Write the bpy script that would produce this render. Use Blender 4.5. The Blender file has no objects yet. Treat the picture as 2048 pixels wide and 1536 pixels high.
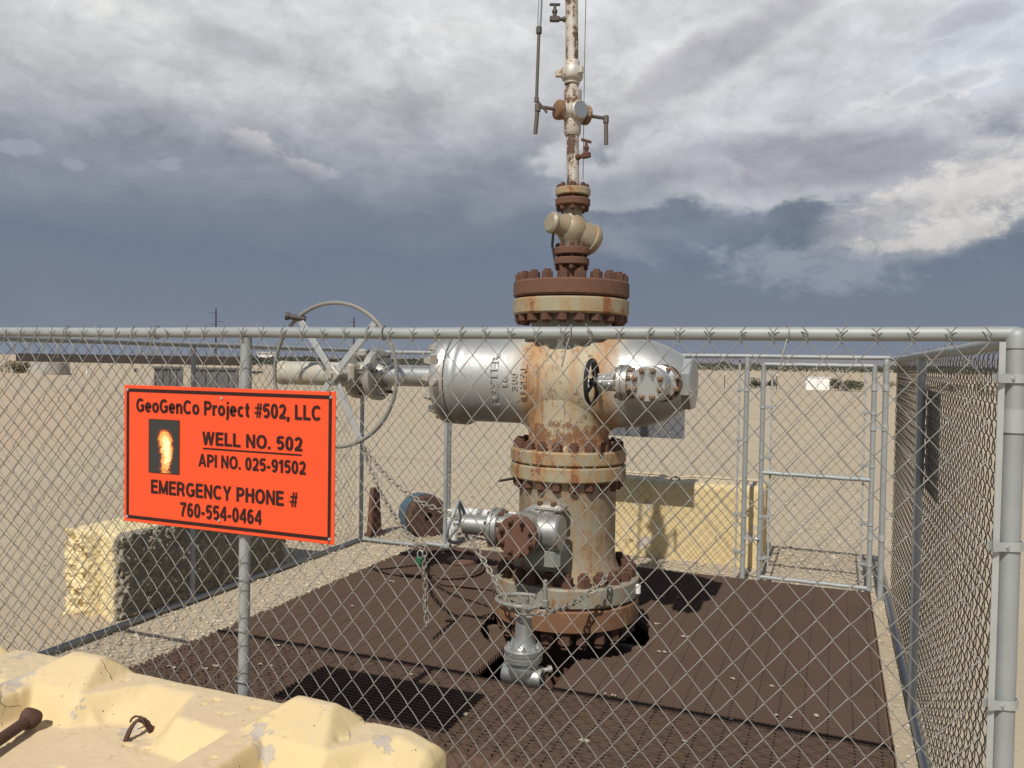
import bpy, math, random
import numpy as np
from mathutils import Vector, Matrix, noise as mnoise
from mathutils.geometry import delaunay_2d_cdt
R = math.radians
random.seed(7)
SC = bpy.context.scene
COL = SC.collection

# ------------------------------------------------------------------ camera
HC, FPX, YAW, PITCH, ROLL = 1.75, 1620.0, R(21.74), R(1.535), R(0.93)
fw = Vector((-math.sin(YAW)*math.cos(PITCH), math.cos(YAW)*math.cos(PITCH), -math.sin(PITCH)))
r0 = Vector((math.cos(YAW), math.sin(YAW), 0)); u0 = r0.cross(fw)
up = u0*math.cos(ROLL) - r0*math.sin(ROLL); rt = r0*math.cos(ROLL) + u0*math.sin(ROLL)
CAM = Vector((0, 0, HC))
cam = bpy.data.objects.new('camera', bpy.data.cameras.new('camera')); COL.objects.link(cam)
cam.data.sensor_width = 36; cam.data.lens = 36*FPX/2048; cam.data.clip_end = 20000; cam.data.clip_start = 0.05
cam.matrix_world = Matrix(((rt.x, up.x, -fw.x, 0), (rt.y, up.y, -fw.y, 0), (rt.z, up.z, -fw.z, HC), (0, 0, 0, 1)))
SC.camera = cam
def at(x, y, Y=None, Z=None, D=None):       # the point seen at photo pixel x, y lying on a wall Y, a level Z or at a depth D
    d = fw + rt*((x-1024)/FPX) - up*((y-768)/FPX)
    k = Y/d.y if Y is not None else (Z-HC)/d.z if Z is not None else D
    return CAM + d*k

# ------------------------------------------------------------------ light
SUN_EL = R(49.3)
SUN_DIR = Vector((0.004, 1.0, -1.165)).normalized()
sun = bpy.data.objects.new('sun', bpy.data.lights.new('sun', 'SUN')); COL.objects.link(sun)
sun.data.energy = 4.0; sun.data.angle = R(0.53); sun.data.color = (1.0, 0.95, 0.87)
sun.rotation_euler = SUN_DIR.to_track_quat('-Z', 'Y').to_euler()
SC.view_settings.view_transform = 'Standard'; SC.view_settings.look = 'None'
SC.view_settings.exposure = 0.0; SC.view_settings.gamma = 1.0

# ------------------------------------------------------------------ node helpers
class NT:
    def __init__(s, tree): s.t = tree; s.n = tree.nodes; s.l = tree.links
    def new(s, kind, **kw):
        n = s.n.new(kind)
        for k, v in kw.items(): setattr(n, k, v)
        return n
    def put(s, sock, v):
        if hasattr(v, 'is_linked') or isinstance(v, bpy.types.NodeSocket): s.l.new(v, sock)
        elif v is not None: sock.default_value = v
    def math(s, op, a, b=0.0, c=None, clamp=False):
        n = s.new('ShaderNodeMath', operation=op, use_clamp=clamp)
        s.put(n.inputs[0], a); s.put(n.inputs[1], b)
        if c is not None: s.put(n.inputs[2], c)
        return n.outputs[0]
    def noise(s, vec, scale=5, detail=6, rough=.55, dist=0.0, col=False):
        n = s.new('ShaderNodeTexNoise'); s.put(n.inputs['Vector'], vec)
        n.inputs['Scale'].default_value = scale; n.inputs['Detail'].default_value = detail
        n.inputs['Roughness'].default_value = rough; n.inputs['Distortion'].default_value = dist
        return n.outputs['Color' if col else 'Fac']
    def voro(s, vec, scale=10, feature='F1'):
        n = s.new('ShaderNodeTexVoronoi', feature=feature); s.put(n.inputs['Vector'], vec); n.inputs['Scale'].default_value = scale
        return n
    def ramp(s, fac, stops, interp='LINEAR'):
        n = s.new('ShaderNodeValToRGB'); s.put(n.inputs[0], fac); cr = n.color_ramp; cr.interpolation = interp
        while len(cr.elements) < len(stops): cr.elements.new(0.5)
        for e, (p, c) in zip(cr.elements, stops):
            e.position = p; e.color = (c, c, c, 1) if isinstance(c, (int, float)) else (*c, 1)
        return n.outputs[0]
    def step(s, v, a, b):
        n = s.new('ShaderNodeMapRange', interpolation_type='SMOOTHSTEP')
        s.put(n.inputs[0], v); n.inputs[1].default_value = a; n.inputs[2].default_value = b
        return n.outputs[0]
    def mix(s, fac, a, b, mode='MIX'):
        n = s.new('ShaderNodeMix', data_type='RGBA', blend_type=mode)
        s.put(n.inputs[0], fac)
        for i, v in ((6, a), (7, b)):
            if isinstance(v, tuple) and len(v) == 3: v = (*v, 1)
            s.put(n.inputs[i], v)
        return n.outputs[2]
    def vscale(s, vec, sc):
        n = s.new('ShaderNodeVectorMath', operation='MULTIPLY'); s.put(n.inputs[0], vec); n.inputs[1].default_value = sc
        return n.outputs[0]
    def comb(s, x, y, z=0.0):
        n = s.new('ShaderNodeCombineXYZ')
        for i, v in enumerate((x, y, z)): s.put(n.inputs[i], v)
        return n.outputs[0]
    def bump(s, h, strength=.3, dist=.01, normal=None):
        n = s.new('ShaderNodeBump'); s.put(n.inputs['Height'], h)
        n.inputs['Strength'].default_value = strength; n.inputs['Distance'].default_value = dist
        if normal is not None: s.put(n.inputs['Normal'], normal)
        return n.outputs[0]

def srgb(r, g, b):
    f = lambda c: (c/255/12.92) if c/255 <= .04045 else ((c/255+.055)/1.055)**2.4
    return (f(r), f(g), f(b))

# ------------------------------------------------------------------ sky
W = bpy.data.worlds.new('World'); SC.world = W; W.use_nodes = True
t = NT(W.node_tree); t.n.clear()
out = t.new('ShaderNodeOutputWorld'); bg = t.new('ShaderNodeBackground'); t.l.new(bg.outputs[0], out.inputs[0])
WS = 0.07
bg.inputs[1].default_value = WS
sky = t.new('ShaderNodeTexSky', sky_type='NISHITA'); sky.sun_disc = False
sky.sun_elevation = SUN_EL; sky.sun_rotation = math.atan2(-SUN_DIR.x, -SUN_DIR.y)
gen = t.new('ShaderNodeTexCoord').outputs['Generated']
sx = t.new('ShaderNodeSeparateXYZ'); t.l.new(gen, sx.inputs[0])
cx, cy, cz = sx.outputs
xr = t.math('ADD', t.math('MULTIPLY', cx, math.cos(YAW)), t.math('MULTIPLY', cy, math.sin(YAW)))
yr = t.math('ADD', t.math('MULTIPLY', cx, -math.sin(YAW)), t.math('MULTIPLY', cy, math.cos(YAW)))
az = t.math('MULTIPLY', t.math('ARCTAN2', xr, yr), 57.2958)
el = t.math('MULTIPLY', t.math('ARCSINE', cz), 57.2958)
P = t.comb(t.math('MULTIPLY', az, .1), t.math('MULTIPLY', el, .17), 3.3)
wv = t.new('ShaderNodeVectorMath', operation='MULTIPLY_ADD'); t.put(wv.inputs[0], t.noise(P, 1.1, 5, .6, 0, True)); wv.inputs[1].default_value = (.5, .35, 0); t.put(wv.inputs[2], P)
PW = wv.outputs[0]
big = t.noise(P, .55, 4, .5, .4)
mid = t.noise(PW, 1.5, 10, .6, .2)
fine0 = t.noise(PW, 3.4, 8, .62, .15)
tiny = t.noise(PW, 7.5, 7, .62, .1)
fine = t.math('ADD', t.math('MULTIPLY', t.math('SUBTRACT', tiny, .5), .65), t.math('ADD', .5, t.math('MULTIPLY', t.math('SUBTRACT', fine0, .5), 1.15)))
soft = t.noise(P, .9, 5, .5, .3)
rain = t.noise(t.comb(t.math('ADD', t.math('MULTIPLY', az, .12), t.math('MULTIPLY', el, .04)), t.math('MULTIPLY', el, .015)), 1.6, 3, .5)
def c_(n): return t.math('SUBTRACT', n, .5)
def gauss(a0, e0, sa, se, rot=0.0):
    c, s_ = math.cos(R(rot)), math.sin(R(rot))
    dx = t.math('SUBTRACT', az, a0); dy = t.math('SUBTRACT', el, e0)
    u = t.math('DIVIDE', t.math('ADD', t.math('MULTIPLY', dx, c), t.math('MULTIPLY', dy, s_)), sa)
    v = t.math('DIVIDE', t.math('ADD', t.math('MULTIPLY', dx, -s_), t.math('MULTIPLY', dy, c)), se)
    return t.math('EXPONENT', t.math('MULTIPLY', t.math('ADD', t.math('MULTIPLY', u, u), t.math('MULTIPLY', v, v)), -1.0))
# stormy base: dark slate near the horizon, pale grey deck higher up, edge ragged by noise
e2 = t.math('ADD', el, t.math('MULTIPLY', c_(soft), 5.0))
e2 = t.math('ADD', e2, t.math('MULTIPLY', t.math('MULTIPLY', c_(mid), t.step(el, 5, 12)), 6.0))
e2 = t.math('ADD', e2, t.math('MULTIPLY', c_(rain), 2.5))
base = t.ramp(t.math('DIVIDE', e2, 40.0), [(0.0, srgb(128, 135, 149)), (.06, srgb(119, 128, 144)), (.18, srgb(112, 124, 141)), (.25, srgb(122, 131, 147)),
        (.32, srgb(143, 149, 160)), (.385, srgb(172, 174, 181)), (.45, srgb(194, 196, 199)), (.55, srgb(208, 209, 210)), (.66, srgb(212, 212, 214)), (1.0, srgb(176, 180, 188))])
amp = t.math('MAXIMUM', t.step(el, 7.0, 17.0), t.math('MULTIPLY', t.step(az, -2, 12), t.step(el, 4.0, 11.0)))
lum = t.math('ADD', 1.02, t.math('MULTIPLY', t.math('MULTIPLY', c_(mid), .62), amp))
lum = t.math('ADD', lum, t.math('MULTIPLY', t.math('MULTIPLY', c_(fine), .46), amp))
cl = base
def cloud(cl, g, n, lo, hi, colour, k=1.0, a=.6, b=.85):
    m = t.math('MULTIPLY', t.math('MULTIPLY', t.step(t.math('ADD', t.math('MULTIPLY', g, a), t.math('MULTIPLY', n, b)), lo, hi), t.step(g, .04, .30)), k)
    return t.mix(m, cl, colour)
def bank(cl, g, n, lo, hi, dark, rim, k=.9, kr=.7):     # a darker cloud bank with a bright rim
    m = t.math('ADD', t.math('MULTIPLY', g, .6), t.math('MULTIPLY', n, .85))
    gm = t.step(g, .04, .30)
    cl = t.mix(t.math('MULTIPLY', t.math('MULTIPLY', t.step(m, lo-.13, lo), gm), kr), cl, rim)
    return t.mix(t.math('MULTIPLY', t.math('MULTIPLY', t.step(m, lo, hi), gm), k), cl, dark)
cl = cloud(cl, gauss(22, 20, 18, 7), soft, .60, 1.0, srgb(203, 205, 211), .75)
cl = cloud(cl, gauss(31, 20, 7, 5), soft, .66, 1.0, srgb(205, 211, 222), .85)
cl = cloud(cl, gauss(9, 19.5, 7, 3), mid, .70, 1.1, srgb(214, 214, 215), .7)
cl = bank(cl, gauss(14, 20.2, 13, 2.3, 26), mid, .72, .98, srgb(170, 169, 178), srgb(215, 215, 217), .8, .4)
cl = bank(cl, gauss(28.5, 20.5, 4.0, 1.1, 6), fine, .74, .98, srgb(181, 184, 194), srgb(212, 215, 221), .75, .4)
cl = bank(cl, gauss(27, 17.0, 4.5, .9, 8), fine, .76, .98, srgb(186, 188, 196), srgb(222, 222, 224), .7, .5)
cl = cloud(cl, gauss(8, 15.8, 6, 2.0, 8), mid, .72, 1.1, srgb(164, 165, 174), .75)
cl = bank(cl, gauss(20, 13.4, 13, 2.5, -2), mid, .64, .92, srgb(157, 157, 169), srgb(208, 209, 213), .9, .65)
cl = bank(cl, gauss(9, 12.4, 6, 1.6, 10), mid, .70, .98, srgb(148, 152, 164), srgb(178, 181, 188), .75, .6)
cl = cloud(cl, gauss(27, 9.8, 10, 2.9, 10), mid, .60, 1.0, srgb(181, 182, 187), .9)
cl = cloud(cl, gauss(29, 10.8, 8, 2.4, 14), fine, .66, .98, srgb(214, 211, 206), .85)
cl = cloud(cl, gauss(27, 8.2, 7, 1.2, 6), fine, .72, .98, srgb(207, 204, 200), .75)
cl = cloud(cl, gauss(23, 9.4, 8, 1.4, 14), mid, .74, 1.05, srgb(152, 154, 165), .6)
cl = cloud(cl, gauss(20, 6.6, 10, 2.0, -5), fine, .70, 1.05, srgb(148, 156, 169), .75)
cl = cloud(cl, gauss(6, 9.0, 6, 2.3, -10), mid, .75, 1.1, srgb(143, 149, 162), .65)
lit2 = t.mix(t.step(t.math('SUBTRACT', el, t.math('MULTIPLY', az, -.28)), 8.2, 9.6), srgb(150, 152, 163), srgb(190, 189, 193))
cl = cloud(cl, gauss(-17.6, 14.0, 2.5, 1.0, -18), fine, .66, .86, lit2, .85)
cl = cloud(cl, gauss(-14.6, 12.9, 2.6, .8, -22), fine, .68, .90, lit2, .8)
cl = cloud(cl, gauss(-23.0, 12.3, 1.3, .55, 8), fine, .70, .95, srgb(156, 160, 172), .8)
cl = cloud(cl, gauss(-31.5, 12.2, 1.8, .55, 8), fine, .70, .95, srgb(156, 160, 172), .8)
cl = cloud(cl, gauss(-28.3, 11.6, 1.0, .45), fine, .70, .95, srgb(156, 160, 172), .8)
cl = cloud(cl, gauss(-11.3, 13.9, 1.2, .4, 15), fine, .70, .95, srgb(160, 163, 174), .7)
cl = cloud(cl, gauss(-25, 20.6, 6, 2.2), mid, .78, 1.15, srgb(226, 225, 223), .8)
cl = cloud(cl, gauss(-3, 22, 9, 3.0), mid, .74, 1.1, srgb(226, 226, 227), .75)
cl = cloud(cl, gauss(-18.5, 19.8, 6, 1.7, -10), soft, .72, 1.05, srgb(163, 164, 171), .75)
cl = cloud(cl, gauss(-30, 23.6, 6, 1.6), soft, .72, 1.0, srgb(170, 171, 178), .7)
cl = t.mix(1.0, cl, t.comb(lum, lum, lum), 'MULTIPLY')
# the storm fills the view to the north; overhead and towards the sun it breaks into clear blue
front = t.math('MULTIPLY', t.step(yr, -.05, .35), t.step(el, 46.0, 30.0))
broken = t.math('MULTIPLY', t.step(mid, .55, .70), .55)
cover = t.math('MAXIMUM', front, broken)
up10 = t.vscale(cl, (1/WS, 1/WS, 1/WS))
ground_side = t.step(cz, -.02, 0.0)
skymix = t.mix(cover, sky.outputs[0], up10)
t.l.new(t.mix(ground_side, (3.4, 3.0, 2.5), skymix), bg.inputs[0])

# ------------------------------------------------------------------ materials
def mat(name, fn):
    m = bpy.data.materials.new(name); m.use_nodes = True
    k = NT(m.node_tree); b = k.n['Principled BSDF']
    oc = k.new('ShaderNodeTexCoord').outputs['Object']
    fn(k, b, oc); return m
def plain(name, c, rough=.6, metal=0.0, var=.18, scale=14, bump=.15, spec=.4):
    def f(k, b, oc):
        n = k.noise(oc, scale, 6, .6); n2 = k.noise(oc, scale*.22, 4, .6)
        v = k.math('ADD', 1-var, k.math('MULTIPLY', k.math('ADD', n, n2), var))
        k.put(b.inputs['Base Color'], k.mix(1.0, c, k.comb(v, v, v), 'MULTIPLY'))
        b.inputs['Roughness'].default_value = rough; b.inputs['Metallic'].default_value = metal
        b.inputs['Specular IOR Level'].default_value = spec
        if bump: k.put(b.inputs['Normal'], k.bump(k.noise(oc, scale*4, 5, .6), bump, .004))
    return mat(name, f)
def rusty(name, paint, amount=.5, rough=.55, metal=0.0, scale=7, streak=1.0, halo_k=.62, rust1=(.16, .062, .03), rust2=(.30, .13, .055), pit=.35, extra=None):
    # paint over steel: speckled corrosion, vertical run-off streaks, pale chalky wear
    def f(k, b, oc):
        n1 = k.noise(oc, scale, 8, .65); n2 = k.noise(oc, scale*6, 5, .7)
        st = k.noise(k.vscale(oc, (1, 1, .10)), scale*2.6, 6, .6)
        f1 = k.math('ADD', k.math('MULTIPLY', n1, .65), k.math('MULTIPLY', n2, .35))
        f1 = k.math('ADD', f1, k.math('MULTIPLY', k.math('SUBTRACT', st, .5), .55*streak))
        if extra: f1 = k.math('ADD', f1, extra(k, oc))
        thr = .78 - amount*.55
        m = k.step(f1, thr-.025, thr+.045)
        halo = k.step(f1, thr-.20, thr+.02)
        pv = k.math('ADD', .82, k.math('MULTIPLY', k.noise(oc, scale*1.7, 5, .6), .36))
        pc = k.mix(1.0, paint, k.comb(pv, pv, pv), 'MULTIPLY')
        stain = k.mix(k.math('MULTIPLY', halo, halo_k), pc, (paint[0]*.62+.14, paint[1]*.45+.055, paint[2]*.25+.015))
        rc = k.mix(k.noise(oc, scale*3.2, 6, .7), rust1, rust2)
        k.put(b.inputs['Base Color'], k.mix(m, stain, rc))
        k.put(b.inputs['Roughness'], k.math('ADD', rough, k.math('MULTIPLY', m, .88-rough)))
        k.put(b.inputs['Metallic'], k.math('MULTIPLY', k.math('SUBTRACT', 1.0, halo), metal))
        h = k.math('ADD', k.math('MULTIPLY', n2, .6), k.math('MULTIPLY', m, -.4))
        k.put(b.inputs['Normal'], k.bump(h, pit, .006))
    return mat(name, f)

M = {}
M['galv'] = plain('galvanised_steel', (.32, .335, .33), .55, .2, .42, 9, .08)
M['galv_wire'] = plain('galvanised_wire', (.29, .28, .255), .5, .35, .3, 20, 0)
M['wire_shaded'] = plain('shaded_galvanised_wire', (.15, .135, .11), .6, .2, .3, 20, 0)  # darker copy of the fence wire, shade of side and far meshes in its colour
M['galv_flat'] = plain('galvanised_strip', (.42, .43, .42), .5, .3, .25, 25, .08)
M['silver'] = rusty('silver_paint', (.47, .475, .455), .13, .40, .8, 5, .9)
M['silver_clean'] = plain('clean_silver_paint', (.50, .51, .49), .40, .75, .15, 10, .05)
M['silver_worn'] = rusty('worn_silver_paint', (.45, .44, .395), .20, .48, .5, 6, .9)
M['valve_tan'] = rusty('tan_weathered_paint', (.30, .275, .205), .27, .5, .2, 8, .9)
M['pole_paint'] = rusty('flaking_white_paint', (.50, .49, .45), .49, .55, .1, 13, .9, .35, (.07, .043, .032), (.15, .09, .06), .5)
M['swab_paint'] = rusty('flaking_silver_paint', (.52, .51, .47), .42, .45, .3, 12, .7, .4, (.09, .048, .03), (.21, .11, .06), .5)
M['rust'] = rusty('rusted_steel', (.15, .073, .044), .75, .85, 0, 6, .5, .62, (.09, .043, .028), (.18, .086, .05), .6)
M['cap_rust'] = rusty('rusty_tan_cap', (.40, .36, .28), .62, .7, 0, 12, .5, .6, (.13, .07, .04), (.25, .14, .075), .5)
M['rust_dark'] = rusty('dark_rusted_steel', (.10, .055, .04), .7, .85, 0, 9, .3, .62, (.055, .028, .02), (.12, .06, .038), .6)
M['rust_bolt'] = rusty('rusted_bolt_steel', (.11, .052, .034), .7, .85, 0, 16, .1, .62, (.065, .03, .02), (.15, .07, .042), .5)
M['tan_paint'] = rusty('yellowed_paint', (.315, .28, .185), .37, .6, 0, 5, 1.2, .75)
M['sage_paint'] = rusty('sage_grey_paint', (.27, .265, .21), .30, .55, 0, 5, 1.0)
M['sleeve'] = rusty('weathered_cream_paint', (.44, .42, .35), .14, .6, .1, 6, .9)
M['orange_rust'] = rusty('orange_stained_steel', (.26, .19, .115), .60, .75, 0, 6, 1.0, .62, (.135, .062, .032), (.25, .125, .06), .4)
def _low(k, oc):
    q = k.new('ShaderNodeSeparateXYZ'); k.l.new(oc, q.inputs[0]); return k.math('MULTIPLY', k.math('SUBTRACT', .92, q.outputs[2]), .16)
M['spool_paint'] = rusty('stained_spool_paint', (.30, .275, .205), .36, .7, 0, 9, .8, .62, (.20, .115, .062), (.31, .19, .10), .3, _low)
M['grey_paint'] = plain('grey_green_paint', (.22, .225, .20), .55, 0, .2, 8, .08)
M['black'] = plain('black_paint', (.02, .021, .022), .4, 0, .2, 20, .05)
M['brass_bolt'] = plain('stained_bolt_metal', (.22, .14, .085), .5, .3, .5, 40, .2)
M['dark_metal'] = plain('weathered_dark_metal', (.09, .08, .07), .6, .2, .4, 25, .2)
M['lever'] = plain('bare_brown_steel_lever', (.13, .11, .09), .6, .3, .5, 18, .15)
M['handle_paint'] = plain('worn_grey_tube', (.26, .25, .215), .5, .25, .4, 18, .15)
M['chain'] = plain('weathered_chain_steel', (.27, .245, .20), .6, .3, .5, 40, .2)
M['grate'] = plain('brown_weathered_grating', (.116, .076, .055), .85, 0, .34, 2.2, .1, .15)
M['rod_shade'] = plain('shade_black_cross_rods', (.018, .014, .012), .9, 0, .3, 9, 0, .1)  # near-black colour stands in for the shadowed hollows along the rods
M['pit'] = plain('dark_cellar_concrete', (.10, .09, .08), .9, 0, .3, 4, .3, .1)
M['frame_steel'] = plain('brown_frame_steel', (.14, .09, .066), .75, 0, .4, 5, .25, .25)
M['white'] = plain('white_pvc', (.74, .73, .69), .5, 0, .15, 10, .05)
M['green'] = plain('green_lacquer', (.03, .11, .055), .4, 0, .2, 30, .05)
M['sign_orange'] = plain('orange_sign_face', (.84, .082, .022), .42, 0, .04, 6, 0)
M['sign_black'] = plain('black_vinyl', (.028, .008, .007), .45, 0, .05, 10, 0)
M['sign_back'] = plain('bare_aluminium_back', (.20, .205, .215), .45, .4, .2, 8, .05)
M['dump_grey'] = plain('grey_steel_panel', (.15, .145, .145), .7, 0, .3, 2, .1)
M['concrete'] = plain('bare_concrete', (.40, .375, .33), .85, 0, .35, 3, .3)
M['cabinet'] = plain('white_cabinet_paint', (.80, .79, .76), .5, 0, .08, 3, 0)
M['wall_brown'] = plain('dark_brown_steel_wall', (.045, .034, .03), .8, 0, .4, .25, 0)
M['wood'] = plain('weathered_wood', (.05, .045, .042), .85, 0, .3, 4, .2)
M['leaf'] = plain('desert_scrub_leaves', (.085, .085, .05), .8, 0, .5, 3, 0)
M['leaf_dark'] = plain('dark_scrub_leaves', (.06, .065, .045), .8, 0, .5, 2, 0)
M['dry_brush'] = plain('dry_brush', (.20, .165, .10), .85, 0, .5, 3, 0)
M['hill'] = plain('bare_hills', (.17, .165, .18), .95, 0, .2, .002, 0)
M['stain_white'] = plain('pale_droppings', (.42, .36, .28), .9, 0, .3, 30, 0)

def f_body(k, b, oc):      # cast valve body: silver paint, yellowed in the middle, orange run-off in two bands
    s = k.new('ShaderNodeSeparateXYZ'); k.l.new(oc, s.inputs[0]); x, y, z = s.outputs
    n1 = k.noise(oc, 5, 8, .65); n2 = k.noise(oc, 26, 6, .7); n3 = k.noise(k.vscale(oc, (1, 1, .12)), 16, 7, .62)
    xw = k.math('ADD', x, k.math('MULTIPLY', k.math('SUBTRACT', n1, .5), .12))
    def band(c, w):
        d = k.math('DIVIDE', k.math('SUBTRACT', xw, c), w)
        return k.math('EXPONENT', k.math('MULTIPLY', k.math('MULTIPLY', d, d), -1.0))
    zone = k.math('ADD', band(.03, .30), 0.0)
    streaks = k.math('ADD', k.math('ADD', band(-.15, .10), band(.27, .085)), k.math('ADD', k.math('MULTIPLY', band(.10, .04), .7), k.math('MULTIPLY', band(.0, .05), .35)))
    silver = k.mix(n1, (.36, .365, .355), (.50, .505, .485))
    cream = k.mix(n1, (.33, .28, .18), (.50, .45, .33))
    c = k.mix(k.step(k.math('ADD', zone, k.math('MULTIPLY', k.math('SUBTRACT', n3, .5), .5)), .15, .8), silver, cream)
    sm = k.step(k.math('MULTIPLY', streaks, k.math('ADD', .15, k.math('MULTIPLY', n3, 1.3))), .12, .95)
    c = k.mix(k.math('MULTIPLY', sm, .85), c, k.mix(n3, (.30, .135, .045), (.47, .265, .10)))
    thin = k.noise(k.vscale(oc, (1, 1, .05)), 34, 5, .6)
    c = k.mix(k.math('MULTIPLY', k.step(k.math('ADD', thin, k.math('MULTIPLY', streaks, .12)), .60, .70), k.math('MULTIPLY', k.step(zone, .1, .8), .6)), c, (.25, .11, .045))
    lowz = k.math('MULTIPLY', k.step(z, 1.50, 1.32), k.step(zone, .3, .9))
    c = k.mix(k.math('MULTIPLY', k.step(k.math('ADD', n3, k.math('MULTIPLY', k.step(z, 1.50, 1.26), .30)), .58, .86), k.math('MULTIPLY', k.step(z, 1.52, 1.40), .8)), c, (.36, .175, .07))
    spk = k.step(k.math('ADD', k.math('ADD', n2, k.math('MULTIPLY', n1, .45)), k.math('MULTIPLY', lowz, .2)), .80, .90)
    c = k.mix(k.math('MULTIPLY', spk, k.math('MULTIPLY', k.step(zone, .12, .7), .85)), c, (.17, .075, .035))
    far = k.step(k.math('ADD', n2, k.math('MULTIPLY', n1, .5)), .88, .96)
    c = k.mix(k.math('MULTIPLY', far, .5), c, (.26, .17, .10))
    k.put(b.inputs['Base Color'], c)
    k.put(b.inputs['Metallic'], k.math('MULTIPLY', k.math('SUBTRACT', 1.0, k.step(k.math('ADD', zone, sm), .1, .7)), .6))
    k.put(b.inputs['Roughness'], k.math('ADD', .38, k.math('ADD', k.math('MULTIPLY', n2, .16), k.math('MULTIPLY', k.step(zone, .1, .8), .22))))
    k.put(b.inputs['Normal'], k.bump(k.math('ADD', k.math('MULTIPLY', n2, .6), n1), .3, .008))
M['body'] = mat('stained_valve_body', f_body)

def f_neck(k, b, oc):
    n1 = k.noise(oc, 7, 8, .65); n2 = k.noise(oc, 34, 6, .75); n3 = k.noise(k.vscale(oc, (1, 1, .1)), 18, 6, .6)
    c = k.mix(n1, (.36, .30, .19), (.50, .43, .30))
    zz_ = k.new('ShaderNodeSeparateXYZ'); k.l.new(oc, zz_.inputs[0])
    c = k.mix(k.math('MULTIPLY', k.step(k.math('ADD', n3, k.math('MULTIPLY', k.math('SUBTRACT', 1.40, zz_.outputs[2]), 1.2)), .42, .70), .85), c, (.36, .175, .07))
    c = k.mix(k.math('MULTIPLY', k.step(k.math('ADD', n2, k.math('MULTIPLY', n1, .4)), .64, .88), .7), c, (.26, .115, .048))
    k.put(b.inputs['Base Color'], c); b.inputs['Roughness'].default_value = .7
    k.put(b.inputs['Normal'], k.bump(n2, .25, .006))
M['neck'] = mat('rust_stained_neck', f_neck)

def f_conc(k, b, oc):      # yellow paint on precast concrete: scuffs, pits, chips down to grey
    n1 = k.noise(oc, 2.2, 8, .6); n2 = k.noise(oc, 60, 5, .7); n3 = k.noise(oc, 9, 8, .6, .4); n4 = k.noise(oc, 3.4, 10, .62)
    c = k.mix(n1, (.60, .465, .235), (.68, .54, .30))
    c = k.mix(k.step(n3, .60, .72), c, (.68, .55, .33))
    ge = k.new('ShaderNodeNewGeometry'); gz = k.new('ShaderNodeSeparateXYZ'); k.l.new(ge.outputs['True Normal'], gz.inputs[0])
    c = k.mix(k.math('MULTIPLY', k.step(k.math('ADD', gz.outputs[2], k.math('MULTIPLY', k.math('SUBTRACT', n3, .5), .16)), .88, .99), .6), c, k.mix(n3, (.55, .435, .295), (.65, .53, .37)))
    dirt = k.math('MULTIPLY', k.step(k.math('ADD', k.math('MULTIPLY', n2, .5), k.math('MULTIPLY', n3, .5)), .56, .68), .55)
    c = k.mix(dirt, c, (.42, .31, .17))
    chip = k.step(k.math('ADD', k.math('MULTIPLY', n4, .8), k.math('MULTIPLY', n2, .10)), .533, .541)
    c = k.mix(chip, c, k.mix(n3, (.43, .375, .31), (.50, .44, .37)))
    cv_ = k.voro(k.vscale(oc, (1, 1, 1)), 5.5, 'DISTANCE_TO_EDGE'); k.put(cv_.inputs['Vector'], k.mix(.06, oc, k.noise(oc, 9, 4, .6, 0, True)))
    crack = k.math('MULTIPLY', k.step(cv_.outputs['Distance'], .012, .003), k.step(k.noise(oc, 4.0, 4), .58, .64))
    c = k.mix(k.math('MULTIPLY', crack, .8), c, (.20, .14, .08))
    v = k.voro(oc, 38); pits = k.step(v.outputs['Distance'], .16, .05)
    pm = k.math('MULTIPLY', pits, k.step(k.noise(oc, 12, 3), .55, .62))
    c = k.mix(pm, c, (.25, .18, .10))
    k.put(b.inputs['Base Color'], c); b.inputs['Roughness'].default_value = .75
    h = k.math('ADD', k.math('MULTIPLY', n2, .25), k.math('MULTIPLY', n3, .5))
    h = k.math('SUBTRACT', h, k.math('ADD', k.math('MULTIPLY', chip, .9), k.math('ADD', k.math('MULTIPLY', crack, .6), k.math('MULTIPLY', pm, .8))))
    k.put(b.inputs['Normal'], k.bump(h, .45, .008))
M['yellow'] = mat('yellow_painted_concrete', f_conc)

def f_rough(k, b, oc):     # pebbly cast concrete, thin yellow paint worn bare towards the inner side, which is also darkened for shade
    s = k.new('ShaderNodeSeparateXYZ'); k.l.new(oc, s.inputs[0])
    n1 = k.noise(oc, 24, 6, .7); v = k.voro(oc, 34)
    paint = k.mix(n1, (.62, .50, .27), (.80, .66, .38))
    bare_shaded = k.mix(n1, (.15, .13, .095), (.46, .41, .30))
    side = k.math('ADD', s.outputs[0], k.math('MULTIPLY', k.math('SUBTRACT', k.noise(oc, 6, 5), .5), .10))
    c = k.mix(k.step(side, .44, .47), paint, bare_shaded)
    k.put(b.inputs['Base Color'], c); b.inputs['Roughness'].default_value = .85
    k.put(b.inputs['Normal'], k.bump(k.math('ADD', v.outputs['Distance'], k.math('MULTIPLY', n1, .5)), .5, .02))
M['rough'] = mat('pebbly_painted_concrete', f_rough)

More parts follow.
